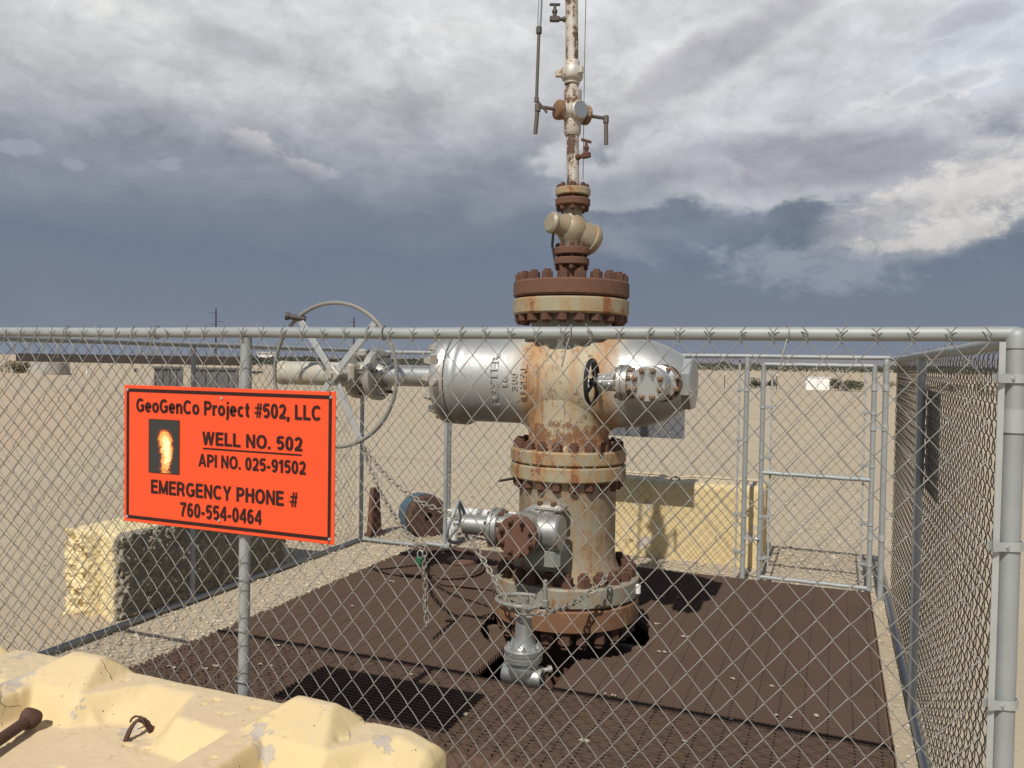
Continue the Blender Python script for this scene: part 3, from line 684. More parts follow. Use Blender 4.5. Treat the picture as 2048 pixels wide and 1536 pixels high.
SXm, SZm = -2.424, 1.1425
sg = thing('warning_sign', 'orange well sign with black lettering wired to the near fence', 'sign', (SXm, 2.236, SZm))
MB().bbox((.458, 0, .251), (.916, .004, .502), .0015).build('panel', M['sign_orange'], sg)
bd = MB(); y_ = -.0032
for (a, b_, c, d) in ((.0135, .4775, .9025, .4895), (.0135, .0125, .9025, .0245), (.0135, .0245, .0255, .4775), (.8905, .0245, .9025, .4775)):
    bd.add([(a, y_, b_), (c, y_, b_), (c, y_, d), (a, y_, d)], [(0, 1, 2, 3)])
bd.build('border', M['sign_black'], sg, 0)
for s, a, b_, base, cap in (('GeoGenCo Project #502, LLC', .060, .861, .405, .050), ('WELL NO. 502', .366, .789, .3005, .047),
                            ('API NO. 025-91502', .350, .803, .2235, .0448), ('EMERGENCY PHONE #', .132, .771, .1125, .0500), ('760-554-0464', .269, .625, .0400, .0510)):
    letters(s, a, b_, base, cap, sg, M['sign_black'])
MB().add([(.370, y_, .2850), (.786, y_, .2850), (.786, y_, .2908), (.370, y_, .2908)], [(0, 1, 2, 3)]).build('underline', M['sign_black'], sg, 0)
fp = MB().add([(0, 0, 0), (.140, 0, 0), (.140, 0, .191), (0, 0, .191)], [(0, 1, 2, 3)]).build('picture', M['flame'], sg, 0); fp.location = (.1228, -.0036, .1892)
pb = MB()
for a, b_, c, d in ((.1213, .1877, .2643, .1897), (.1213, .3797, .2643, .3817), (.1213, .1897, .1233, .3797), (.2623, .1897, .2643, .3797)):
    pb.add([(a, -.0040, b_), (c, -.0040, b_), (c, -.0040, d), (a, -.0040, d)], [(0, 1, 2, 3)])
pb.build('picture_frame', M['sign_black'], sg, 0)
for x, z in ((.451, .466), (.443, .039), (.018, .484), (.899, .484), (.018, .018), (.899, .018)):
    MB().lathe([(0, .005), (.004, .0045), (.0055, .002), (.0055, 0)], (x, -.002, z), (0, -1, 0), 12).build('screw', M['galv_flat'], sg)
for x, z in ((.899, .484), (.899, .018)):
    MB().tube([(x, -.006, z), (x-.003, -.010, z+(.022 if z > .2 else -.022)), (x+.008, .006, z+(.03 if z > .2 else -.03))], .0016, 5).build('wire_tie', M['dark_metal'], sg)

bs = thing('warning_sign', 'plain metal back of a sign on the far fence, under the valve body', 'sign', (-2.06, YB+.035, 1.141))
MB().bbox((.46, 0, .251), (.92, .003, .502), .001).build('panel', M['sign_back'], bs)
for x in (.55, .80): MB().cyl((x, -.006, .05), (x, .0, .05), .006, 10).build('screw', M['galv_flat'], bs)
rs_ = thing('warning_sign', 'dark metal back of a sign on the right fence', 'sign', (.436, 4.04, 1.150))
MB().bbox((0, .265, .247), (.003, .53, .495), .001).build('panel', M['sign_back'], rs_)
MB().cyl((-.006, .27, .45), (.0, .27, .45), .006, 10).build('screw', M['galv_flat'], rs_)

# ------------------------------------------------------------------ cellar and grating
ce = thing('well_cellar', 'low brown steel curb and dark pit under the grating', 'well cellar', ((GX0+GX1)/2, (GY0+GY1)/2, 0))
ox, oy = (GX0+GX1)/2, (GY0+GY1)/2; hx, hy = (GX1-GX0)/2, (GY1-GY0)/2
cm = MB()
for s in (-1, 1):
    cm.box((0, s*(hy-.03), -.415), (2*hx, .06, 1.10)); cm.box((s*(hx-.03), 0, -.415), (.06, 2*hy-.12, 1.10))
cm.build('curb', M['frame_steel'], ce, 0)
MB().box((0, 0, -.99), (2*hx-.12, 2*hy-.12, .05)).build('pit_floor', M['pit'], ce, 0)
for s in (-.55, 0, .55):
    MB().box((0, s*hy, .05), (2*hx-.14, .05, .12)).build('support_beam', M['frame_steel'], ce, 0)
WX, WY = -1.46, 4.58
def cuts(y):                                        # stretches of a bar left out round the well and the small valve
    c = []
    d = .50**2-(y-WY)**2
    if d > 0: c.append((WX-math.sqrt(d), WX+math.sqrt(d)))
    if 3.70 < y < 4.16: c.append((-1.66, -1.25))
    c.sort(); o = []
    for a, b in c:
        if o and a < o[-1][1]: o[-1] = (o[-1][0], max(b, o[-1][1]))
        else: o.append((a, b))
    return o
PAN = [(2.985, 3.64, 'brown serrated grating strip nearest the near fence'), (3.65, 4.20, 'brown grating strip with a square cut-out round the small valve'),
       (4.21, 4.92, 'brown grating strip with a round hole for the wellhead'), (4.93, 5.56, 'brown grating strip just behind the wellhead base'),
       (5.57, 6.235, 'rearmost brown grating strip along the far edge of the pad')]
def bars(y0, y1, zt, t_=.0075, pitch=.030, tooth=.021):
    V = []; F = []; off = 0
    ys = np.arange(y0+t_/2+.002, y1-t_/2, pitch)
    for y in ys:
        x = GX0+.0105*random.choice((0, 1, 1, 2))
        segs = []; cur = x
        for a, b in cuts(y): segs.append((cur, a)); cur = b
        segs.append((cur, GX1-.012))
        for a, b in segs:
            k0 = int(math.ceil((a-GX0)/.0105)); k1 = int((b-GX0)/.0105); n = k1-k0+1; kk = np.arange(k0, k1+1)
            xx = GX0+kk*.0105; zz = zt-.0022*(kk % 2)
            p = np.zeros((n, 4, 3)); p[:, :, 0] = xx[:, None]
            p[:, 0, 1] = y-t_/2; p[:, 1, 1] = y-t_/2; p[:, 2, 1] = y+t_/2; p[:, 3, 1] = y+t_/2
            p[:, 0, 2] = zt-.042; p[:, 3, 2] = zt-.042; p[:, 1, 2] = zz; p[:, 2, 2] = zz
            V.append(p.reshape(-1, 3)); i = np.arange(n-1)*4+off
            for k in range(3): F.append(np.stack([i+k, i+4+k, i+5+k, i+k+1], -1))
            F.append(np.array([[off, off+1, off+2, off+3], [off+(n-1)*4+3, off+(n-1)*4+2, off+(n-1)*4+1, off+(n-1)*4]])); off += n*4
    return np.vstack(V), np.vstack(F), ys
for y0, y1, lab in PAN:
    pn = thing('floor_grating', lab, 'grating', (0, y0, 0), 'steel grating strips over the cellar')
    V, F, ys_ = bars(y0, y1, HG); V[:, 1] -= y0
    b = MB(); b.v = [tuple(q) for q in V]; b.f = [tuple(q) for q in F]
    me = bpy.data.meshes.new('bearing_bars'); me.from_pydata(b.v, [], b.f); me.update(); me.materials.append(M['grate'])
    o = bpy.data.objects.new('bearing_bars', me); COL.objects.link(o); o.parent = pn
    rods = MB()
    for x in np.arange(GX0+.0525, GX1-.03, .105):
        ok = [y for y in ys_ if not any(a-.01 < x < b_+.01 for a, b_ in cuts(y))]
        run = []
        for y in ok+[1e9]:
            if run and y-run[-1] > .05:
                rods.box((x, (run[0]+run[-1])/2-y0, HG-.0110), (.008, run[-1]-run[0]+.012, .010)); run = []
            run.append(y)
    rods.build('cross_rods', M['rod_shade'], pn, 0)
    for x in (GX1-.004,): MB().box((x, (y1-y0)/2, HG-.018), (.006, y1-y0-.01, .03)).build('end_band', M['frame_steel'], pn, 0)
dm = MB()
for i in range(26):
    x = random.uniform(GX0+.1, GX1-.1); y = random.uniform(GY0+.1, GY1-.2) if i % 3 else random.uniform(3.1, 4.2)
    if (x-WX)**2+(y-WY)**2 < .3 or (-1.7 < x < -1.2 and 3.65 < y < 4.2): continue
    for k in range(random.choice((1, 2, 3))):
        a = random.uniform(.004, .013); c = (x+random.uniform(-.035, .035), y+random.uniform(-.006, .006), HG+.001)
        dm.lathe([(0, .004), (a*.7, .003), (a, 0)], c, (0, 0, 1), 7, random.random(), ring=lambda th, r, h: r*(1+.4*math.sin(th*2+r*900)))
tag(dm.build('litter', M['stain_white'], None, 40), kind='stuff', label='pale flecks and droppings scattered on the grating', cat='litter')

# ------------------------------------------------------------------ wellhead
wh = thing('wellhead', 'tall rusty silver wellhead with a big valve body and handwheel', 'wellhead', (WX, WY, 0))
def flange(name, r, z0, z1, m, ch=.010, ri=.0, ax=(0, 0, 1), o=(0, 0, 0), n=72):
    return MB().lathe([(ri, z0), (r-ch, z0), (r, z0+ch), (r, z1-ch), (r-ch, z1), (ri, z1)], o, ax, n).build(name, m, wh)
def bolt_ring(parent, n, rad, s, zbot, z0, z1, ztop, m, o=(0, 0, 0), phase=0.0):
    # stud with a hexagon nut each end; zbot..z0 under the flanges, z1..ztop over them
    b = MB()
    if ztop > z1: b.lathe([(0, z1), (s, z1), (s, z1+(ztop-z1)*.70), (s*.86, z1+(ztop-z1)*.76), (0, z1+(ztop-z1)*.76)], (0, 0, 0), (0, 0, 1), 6); b.cyl((0, 0, z1), (0, 0, ztop), s*.58, 10, ch=.002)
    if zbot < z0: b.lathe([(0, z0), (s, z0), (s, z0-(z0-zbot)*.70), (s*.86, z0-(z0-zbot)*.76), (0, z0-(z0-zbot)*.76)], (0, 0, 0), (0, 0, 1), 6); b.cyl((0, 0, zbot), (0, 0, z0), s*.58, 10, ch=.002)
    b.cyl((0, 0, z0), (0, 0, z1), s*.52, 8)
    first = None
    for i in range(n):
        a = 2*math.pi*i/n+phase
        p = (o[0]+rad*math.cos(a), o[1]+rad*math.sin(a), 0); rt_ = (0, 0, random.uniform(0, 1.05))
        if first is None: first = b.build('bolt', m, parent, 30, p); first.rotation_euler = rt_
        else: dup(first, parent, p, rt_)
# base pair
MB().lathe([(.20, -.9), (.20, .28)], (0, 0, 0), (0, 0, 1), 40).build('casing_pipe', M['rust_dark'], wh)
fa = flange('flange', .432, .272, .398, M['orange_rust']); flange('seal_ring', .395, .396, .408, M['rust_dark'])
fb_ = flange('flange', .432, .406, .518, M['sage_paint'])
bolt_ring(fb_, 24, .375, .040, .175, .272, .518, .592, M['rust_bolt'], phase=.05)
MB().lathe([(0, .516), (.335, .516), (.315, .545), (.292, .60), (.286, .66), (.286, 1.005), (.292, 1.02), (.30, 1.082)], (0, 0, 0), (0, 0, 1), 64).build('casing_spool', M['spool_paint'], wh)
m = MB()
for i in range(40):
    a = 2*math.pi*i/40; m.lathe([(0, .02), (.02, .012), (.026, 0)], (.288*math.cos(a), .288*math.sin(a), 1.0+.01*math.sin(i*2.1)), (math.cos(a), math.sin(a), 0), 8)
# middle pair
fc = flange('flange', .341, 1.080, 1.167, M['tan_paint']); flange('seal_ring', .315, 1.165, 1.175, M['rust_dark'])
fd = flange('flange', .341, 1.173, 1.254, M['tan_paint'])
bolt_ring(fd, 20, .298, .031, 1.02, 1.080, 1.254, 1.306, M['rust_bolt'], phase=.1)
# lower neck: one casting with the barrel, flaring out to meet it all the way round
nk = MB(); NA, NM = 96, 16; rows = [(.262, 1.252, 0), (.254, 1.262, 0), (.243, 1.278, 0)]
for q in range(len(rows)+NM):
    for k in range(NA):
        th = 2*math.pi*k/NA; c, s_ = math.cos(th), math.sin(th)
        if q < len(rows): r, z, _ = rows[q]
        else:
            w = (q-len(rows))/(NM-1); r1 = .233+.008+.062*abs(c)**1.5
            y1 = min(abs(r1*s_), .2595); z1 = 1.645-math.sqrt(.2625**2-y1**2)
            r = .237-.004*w+(r1-.233)*w**3.2; z = 1.292+(z1+.004-1.292)*w**.9
            if w == 1: z += .004
        nk.v.append((r*c, r*s_, z))
nk.f = [(q*NA+k, q*NA+(k+1) % NA, (q+1)*NA+(k+1) % NA, (q+1)*NA+k) for q in range(len(rows)+NM-1) for k in range(NA)]
nk.build('lower_neck', M['body'], wh, 60)
# big valve body along X
BZ = 1.645
prof = [(0, -.70), (.272, -.70), (.286, -.692), (.288, -.665), (.286, -.645), (.276, -.632), (.266, -.618), (.263, -.59), (.262, .28), (.260, .36), (.252, .44), (.236, .51), (.212, .575), (.182, .63), (.160, .665), (.150, .68), (0, .68)]
vb = MB().lathe(prof, (0, 0, BZ), (1, 0, 0), 96).build('valve_body', M['body'], wh)
MB().lathe([(0, .650), (.142, .650), (.152, .662), (.152, .722), (.143, .731), (0, .731)], (0, 0, BZ), (1, 0, 0), 8, math.pi/8).build('end_cap', M['silver_clean'], wh, 20)
bn = MB().lathe([(0, -.80), (.262, -.80), (.280, -.79), (.285, -.775), (.285, -.712), (.279, -.703), (0, -.703)], (0, 0, BZ), (1, 0, 0), 80).build('bonnet_flange', M['silver'], wh)
first = None
for i in range(14):
    a = 2*math.pi*(i+.5)/14; p = (-.80, .238*math.sin(a), BZ+.238*math.cos(a))
    if first is None:
        b = MB().lathe([(0, .055), (.019, .052), (.022, .046), (.022, .028), (.027, .026), (.031, .02), (.031, 0)], (0, 0, 0), (-1, 0, 0), 6); first = b.build('bolt', M['silver_worn'], bn, 30, p)
    else: dup(first, bn, p)
MB().bbox((-.758, -.268, BZ+.085), (.045, .008, .13), .003, Matrix.Rotation(R(18), 3, 'X')).build('nameplate', M['silver_worn'], bn)
m = MB().cyl((-.745, -.28, BZ-.02), (-.745, -.325, BZ-.02), .018, 12); m.lathe([(0, .01), (.024, .01), (.024, -.006), (0, -.006)], (-.745, -.30, BZ-.02), (0, -1, 0), 6); m.build('grease_fitting', M['silver_worn'], bn)
RB = .2635
def on_body(u, v, d):                               # raised cast letters that read upwards round the barrel
    a = u/RB; rr = RB+d
    return (-v, -rr*math.cos(a), BZ+rr*math.sin(a))
for s, half, base, cap in (('FOSTER', .158, .352, .048), ('16', .030, .288, .036), ('300', .048, .228, .036), ('U SEAL', .095, .172, .042)):
    text_mesh(s, -half, half, base, cap, vb, M['body'], 'cast_lettering', .022, .009, on_body)
MB().lathe([(.175, 1.60), (.18, 1.80), (.195, 1.86), (.222, 1.91), (.232, 1.95), (.232, 2.035)], (0, 0, 0), (0, 0, 1), 64).build('upper_neck', M['grey_paint'], wh)
fe = flange('flange', .341, 2.030, 2.122, M['tan_paint']); flange('seal_ring', .318, 2.120, 2.134, M['rust_dark'])
ff_ = flange('flange', .341, 2.132, 2.224, M['rust'])
bolt_ring(ff_, 20, .300, .035, 1.975, 2.030, 2.224, 2.276, M['rust_bolt'], phase=.16)
# crown: adapter, two small flange pairs, swing check between them
MB().lathe([(0, 2.222), (.10, 2.222), (.062, 2.25), (.058, 2.33)], (0, 0, 0), (0, 0, 1), 32).build('adapter_neck', M['rust'], wh)
def small_pair(z, mats):
    a = flange('flange', .103, z, z+.044, mats[0], .006); flange('seal_ring', .075, z+.042, z+.062, M['rust_dark']); b = flange('flange', .103, z+.060, z+.104, mats[1], .006)
    bolt_ring(b, 8, .081, .0165, z-.032, z, z+.104, z+.132, M['rust_bolt'], phase=.3)
small_pair(2.325, (M['rust'], M['rust']))
small_pair(2.672, (M['rust'], M['tan_paint']))
cv = MB().lathe([(.055, 2.425), (.058, 2.45), (.07, 2.47), (.088, 2.50), (.096, 2.535), (.09, 2.57), (.07, 2.60), (.056, 2.62), (.054, 2.68)], (0, 0, 0), (0, 0, 1), 40)
d1 = Vector((.62, .70, -.38)).normalized()
cv.lathe([(.07, 0), (.088, .03), (.09, .12), (.098, .125), (.098, .145), (.088, .16), (.07, .176), (0, .182)], (.0, .0, 2.535), d1, 40)
d2 = Vector((-.60, -.78, .12)).normalized()
cv.lathe([(.075, 0), (.072, .06), (.06, .085), (.058, .125), (.064, .13), (.064, .142), (.05, .155), (0, .16)], (-.005, -.005, 2.548), d2, 32)
vchk = cv.build('check_valve', M['valve_tan'], wh)
m = MB().lathe([(0, 0), (.022, 0), (.02, .03), (.012, .034), (.010, .05), (0, .052)], Vector((-.005, -.005, 2.556))+d2*.10+Vector((-.05, .035, 0)), (-.9, .3, .1), 12); m.build('plug', M['valve_tan'], vchk)
MB().tube([(-.098, -.02, 2.36), (-.106, -.05, 2.44), (-.092, -.07, 2.53)], .008, 8).build('check_lever', M['dark_metal'], vchk)
# upper standpipe, very slightly out of plumb
lean = lambda z: -.030*max(0, (z-2.78))/1.1
m = MB().tube([(lean(z), 0, z) for z in (2.776, 2.9, 3.05, 3.12)], .0365, 28); sp = m.build('standpipe', M['pole_paint'], wh)
MB().lathe([(.040, 3.085), (.050, 3.10), (.0515, 3.16), (.050, 3.185), (.044, 3.20)], (lean(3.15), 0, 0), (0, 0, 1), 32).build('coupling', M['swab_paint'], wh)
sc_ = Vector((lean(3.22), 0, 3.222))
sv = MB().ball(sc_, (.066, .066, .070), 32, 18)
hd = Vector((-.70, -.71, .04)).normalized(); nd = Vector((.82, -.57, 0)).normalized()
for s in (1, -1): sv.lathe([(.05, .02), (.052, .062), (.047, .066), (.047, .072)], sc_, hd*s, 28)
sv.lathe([(.056, .02), (.055, .075), (.050, .080), (0, .080)], sc_, nd, 28)
sv.lathe([(.05, .03), (.053, .045), (.053, .125), (.047, .132)], sc_, (0, 0, 1), 32)
svb = sv.build('swab_valve', M['swab_paint'], wh)
MB().lathe([(0, .0825), (.049, .0825), (.050, .080)], sc_, nd, 28).build('nameplate', M['silver_clean'], svb)
for s in (1, -1):
    MB().lathe([(.046, .068), (.054, .071), (.057, .078), (.057, .098), (.052, .107), (.040, .113), (.014, .115), (0, .115)], sc_, hd*s, 28).build('gland_cap', M['cap_rust'], svb)
for s, drop in ((1, .125), (-1, .125)):
    e0 = sc_+hd*s*.11; e1 = sc_+hd*s*.205 + Vector((-.02*s, 0, .0))
    m = MB().tube([e0, e1], .0105, 10); m.cyl(e1+Vector((0, 0, .016)), e1-Vector((0, 0, .03)), .017, 12, ch=.003); m.tube([e1, e1+Vector((-.012*s if s > 0 else .004, 0, -drop-.03))], .0125, 12)
    m.build('lever_handle', M['lever'], svb)
l0 = sc_+hd*.165+Vector((0, 0, -.03)); l1 = at(1073, 200, Y=WY-.15)-Vector((WX, WY, 0)); l2 = at(1078, 62, Y=WY-.15)-Vector((WX, WY, 0)); l3 = at(1084, -60, Y=WY-.15)-Vector((WX, WY, 0))
m = MB().tube([l0, l1], .0075, 8); m.tube([l1, l2], .0095, 10); m.cyl(l1-Vector((0, 0, .012)), l1+Vector((0, 0, .014)), .014, 10); m.build('operating_rod', M['lever'], svb)
m = MB().tube([l2, l3], .0125, 12); m.build('operating_rod', M['silver_clean'], svb)
MB().cyl(l2-Vector((0, 0, .018)), l2+Vector((0, 0, .025)), .0165, 12, ch=.004).build('rod_coupling', M['dark_metal'], svb)
MB().lathe([(.046, 3.345), (.038, 3.35), (.036, 3.40)], (lean(3.36), 0, 0), (0, 0, 1), 28).build('nipple', M['pole_paint'], wh)
xu = lean(3.44)
hu = MB().lathe([(.042, 3.385), (.046, 3.39), (.046, 3.405), (.058, 3.412), (.064, 3.425), (.064, 3.475), (.058, 3.485), (.046, 3.49), (.044, 3.515), (.037, 3.525)], (xu, 0, 0), (0, 0, 1), 36)
for k in range(3):
    a = R(205+120*k); hu.bbox((xu+.078*math.cos(a), .078*math.sin(a), 3.447), (.040, .030, .044), .006, Matrix.Rotation(a, 3, 'Z'))
hu.build('hammer_union', M['swab_paint'], wh)
MB().tube([(lean(z), 0, z) for z in (3.50, 3.62, 3.8, 4.0, 4.35)], .0375, 28).build('standpipe', M['pole_paint'], wh)
def needle(z, s, m1):
    x0 = lean(z); d = Vector((s*.92, -.38, 0)).normalized(); c = Vector((x0, 0, z))
    b = MB().lathe([(.018, .03), (.016, .05), (.011, .052), (.011, .075)], c, d, 14)
    b.bbox(c+d*.10, (.058, .028, .032), .005, d.to_track_quat('X', 'Z').to_matrix())
    b.lathe([(.012, .012), (.012, .034), (.016, .036), (.016, .05), (.010, .054), (.008, .080)], c+d*.10, (.12*s*0, 0, 1), 12)
    q = c+d*.10+Vector((0, 0, .084)); e = Vector((.9, .43, .03 if s < 0 else -.25)).normalized()
    b.cyl(q-e*.031, q+e*.031, .0085, 10, ch=.002)
    return b.build('needle_valve', m1, wh)
needle(3.765, -1, M['dark_metal']); needle(2.955, 1, M['rust_bolt'])
MB().tube([(.052, .02, 4.35), (.050, .02, 3.5), (.054, .02, 2.83)], .0022, 5).build('guy_cable', M['dark_metal'], wh)

# gear operator and big handwheel on the left
so = MB().lathe([(0, -2.075), (.07, -2.075), (.082, -2.068), (.082, -2.02), (.076, -2.012), (.074, -2.00), (.079, -1.985), (.079, -1.58), (.05, -1.57)], (0, 0, BZ+.008), (1, 0, 0), 40)
so.build('stem_sleeve', M['sleeve'], wh)
MB().lathe([(.068, -1.60), (.068, -.80)], (0, 0, BZ+.008), (1, 0, 0), 36).build('stem_housing', M['silver'], wh)
gb = MB().lathe([(.07, -1.50), (.135, -1.49), (.155, -1.475), (.157, -1.44), (.13, -1.43), (.10, -1.42), (.10, -1.345), (.13, -1.335), (.163, -1.33), (.165, -1.285), (.155, -1.28), (.09, -1.275), (.072, -1.24)], (0, 0, BZ+.008), (1, 0, 0), 48)
gbo = gb.build('gearbox', M['silver_worn'], wh)
first = None
for i in range(8):
    a = 2*math.pi*(i+.3)/8; p = (-1.385, .128*math.sin(a), BZ+.008+.128*math.cos(a))
    if first is None: first = MB().lathe([(0, -.13), (.011, -.13), (.011, -.108), (.008, -.108), (.008, .125), (.012, .125), (.012, .145), (0, .145)], (0, 0, 0), (1, 0, 0), 8).build('bolt', M['dark_metal'], gbo, 30, p)
    else: dup(first, gbo, p)
m = MB().bbox((-1.455, -.11, BZ+.005), (.13, .12, .15), .015); m.cyl((-1.46, -.05, BZ+.005), (-1.46, -.25, BZ+.005), .034, 20, ch=.004); m.bbox((-1.39, -.05, BZ+.15), (.08, .07, .05), .01); m.build('input_shaft', M['silver_worn'], gbo)
HW = Vector((-1.462, -.275, BZ+.008))
hw = MB().ring(HW, (0, 1, 0), .452, .0125, 80, 10).build('handwheel', M['handle_paint'], wh)
sp_ = MB()
for ang in (127, 48, 234, -64):
    d = Vector((math.cos(R(ang)), 0, math.sin(R(ang)))); rot = Matrix.Rotation(-R(ang), 3, 'Y')
    sp_.bbox(HW+d*.235+Vector((0, .004, 0)), (.42, .012, .042), .003, rot)
    MBs = None
sp_.build('spokes', M['galv_flat'], hw)
m = MB().bbox(HW+Vector((0, -.01, 0)), (.095, .05, .095), .008, Matrix.Rotation(R(45), 3, 'Y')); m.cyl(HW+Vector((0, -.03, 0)), HW+Vector((0, -.055, 0)), .022, 6); m.build('hub', M['silver_worn'], hw)
dk = Vector((math.cos(R(128)), 0, math.sin(R(128))))*.452+HW
m = MB().cyl(dk+Vector((-.05, -.03, .012)), dk+Vector((.05, .02, -.004)), .019, 12, ch=.004); m.lathe([(.010, -.012), (.026, -.012), (.026, .012), (.010, .012)], dk+Vector((-.055, -.03, .012)), (.8, .5, -.1), 14); m.build('rim_clamp', M['dark_metal'], hw)

# side valves: front blind flange facing the viewer, bonnet and wheel to the left
def gate_side(x, z, yr, yf, rf, mats, name, wheel_x, wheel_r, bx0, bx1, br, spin, right_end=None):
    mb, mf, mw, mbolt = mats
    b = MB().lathe([(rf*.66, yr), (rf*.66, yr-.03)], (x, 0, z), (0, 1, 0), 36)
    L_ = yr-yf
    b = MB().lathe([(rf*1.02, 0), (rf*1.04, .008), (rf*1.04, .035), (rf*.7, .045), (rf*.62, L_*.3), (rf*.92, L_*.42), (rf*.98, L_*.55), (rf*.92, L_*.68), (rf*.66, L_*.78), (rf*.7, L_-.085), (rf, L_-.075), (rf*1.0, L_-.040), (0, L_-.040)], (x, yr, z), (0, -1, 0), 44)
    b.lathe([(rf*.72, 0), (rf*.72, x-bx1-.045), (rf*.86, x-bx1-.03)], (x, (yr+yf)/2, z), (-1, 0, 0), 36)
    if right_end: b.lathe([(rf*.85, 0), (rf*.88, right_end-x-.012), (rf*.80, right_end-x), (0, right_end-x)], (x, (yr+yf)/2, z), (1, 0, 0), 40)
    vo = b.build(name, mb, wh)
    ym = (yr+yf)/2
    MB().lathe([(0, .0), (br-.004, 0), (br, .004), (br, .022), (br*.9, .024), (br*.9, .028), (br, .030), (br, .052), (br-.004, .056), (0, .056)], (bx1, ym, z), (1, 0, 0), 40).build('bonnet_flange', mb, vo)
    first = None
    for i in range(8):
        a = 2*math.pi*(i+.5)/8; p = (bx1+.028, ym+br*.80*math.sin(a), z+br*.80*math.cos(a))
        if first is None: first = MB().lathe([(0, -.046), (.009, -.046), (.011, -.042), (.011, -.028), (.008, -.028), (.008, .028), (.011, .028), (.011, .046), (0, .046)], (0, 0, 0), (1, 0, 0), 6).build('bolt', mbolt, vo, 30, p)
        else: dup(first, vo, p)
    MB().lathe([(0, -.0), (spin*.8, 0), (spin, .008), (spin, bx1-bx0-.004), (spin*1.15, bx1-bx0)], (bx0, ym, z), (1, 0, 0), 28).build('bonnet', mb, vo)
    MB().cyl((wheel_x-.02, ym, z), (bx0, ym, z), spin*.33, 14).build('stem', mb, vo)
    bl = MB().lathe([(0, .040), (rf*.985-.005, .040), (rf*.985, .035), (rf*.985, .004), (rf*.985-.005, 0), (0, 0)], (x, yf+.0, z), (0, 1, 0), 44).build('blind_flange', mf, vo)
    first = None
    for i in range(8):
        a = 2*math.pi*(i+.5)/8; p = (x+rf*.77*math.sin(a), yf, z+rf*.77*math.cos(a))
        if first is None: first = MB().lathe([(0, .040), (.0075, .040), (.009, .036), (.009, .020), (.0145, .018), (.017, .014), (.017, 0)], (0, 0, 0), (0, -1, 0), 6).build('bolt', mbolt, bl, 30, p)
        else: dup(first, bl, p)
    return vo, ym
v2, ym = gate_side(.590, 1.652, -.262, -.575, .092, (M['silver'], M['silver_clean'], M['black'], M['brass_bolt']), 'side_valve', .262, .122, .295, .408, .095, .042)
bk = MB()
for yy, zz in ((-.034, .02), (.034, .02), (0, -.038), (-.02, .04), (.03, -.03)): bk.bbox((.345, ym+yy, 1.652+zz), (.10, .016, .016), .004)
for k in range(6): bk.ball((.315+.016*k, ym-.04+.012*(k % 3), 1.652+.03*math.sin(k*2.0)), (.014, .012, .012), 8, 6)
bk.build('yoke', M['silver_clean'], v2)
wb = MB().ring((.258, ym, 1.650), (1, 0, 0), .117, .0125, 48, 10)
for k in range(3):
    a = R(90+120*k); wb.tube([(.270, ym, 1.650), (.258, ym+.115*math.cos(a), 1.650+.115*math.sin(a))], .009, 8)
wb.lathe([(0, -.02), (.022, -.02), (.022, .02), (0, .02)], (.268, ym, 1.650), (1, 0, 0), 14)
wb.build('handwheel', M['black'], v2)
MB().lathe([(.062, 0), (.098, .002), (.10, .006), (.10, .032), (.062, .036)], (.610, -.255, 1.652), (0, -1, 0), 40).build('rear_flange', M['rust_dark'], v2)
first = None
for i in range(8):
    a = 2*math.pi*(i+.5)/8; p = (.610+.080*math.sin(a), -.291, 1.652+.080*math.cos(a))
    if first is None: first = MB().lathe([(0, .028), (.009, .028), (.009, .014), (.015, .012), (.015, 0)], (0, 0, 0), (0, -1, 0), 6).build('bolt', M['brass_bolt'], v2, 30, p)
    else: dup(first, v2, p)
v1, ym1 = gate_side(-.072, .836, -.27, -.645, .112, (M['silver'], M['rust'], M['silver'], M['rust_bolt']), 'side_valve', -.50, .118, -.462, -.285, .108, .056, .118)
MB().lathe([(.10, 0), (.10, .16), (.085, .20)], (-.03, -.30, .70), (0, 1, 0), 20).build('valve_boss', M['grey_paint'], v1)
m = MB().bbox((.02, -.40, .70), (.20, .22, .14), .03); m.build('valve_foot', M['grey_paint'], v1)
MB().bbox((.02, -.36, .955), (.17, .12, .035), .012).build('valve_lug', M['silver_worn'], v1)
for x in (-.03, .05): MB().lathe([(0, .02), (.018, .02), (.02, .0)], (x, -.40, .968), (0, 0, 1), 6).build('bolt', M['rust_bolt'], v1)
wc = Vector((-.50, ym1, .842))
wv = MB().tube([wc+Vector((-.02*math.sin(q*2), .115*math.sin(q), .115*math.cos(q))) for q in np.linspace(0, 2*math.pi, 40)[:-1]], .010, 10, True)
wv.tube([wc+Vector((.02, 0, 0)), wc+Vector((0, .02, .06)), wc+Vector((-.005, .0, .112))], .009, 8); wv.tube([wc+Vector((.02, 0, 0)), wc+Vector((-.03, -.02, -.07)), wc+Vector((-.06, -.03, -.135))], .011, 8)
wv.cyl(wc+Vector((-.03, -.03, -.135)), wc+Vector((-.085, -.03, -.135)), .021, 16, ch=.004); wv.cyl(wc+Vector((-.08, -.03, -.135)), wc+Vector((-.185, -.03, -.132)), .0125, 14, ch=.003)
wv.build('handwheel', M['galv'], v1)
MB().cyl((-.30, .12, 1.045), (-.36, -.20, 1.052), .008, 8).build('stud', M['dark_metal'], wh)
MB().bbox((.44, -.02, .46), (.03, .03, .06), .008).build('flange_clip', M['white'], wh)

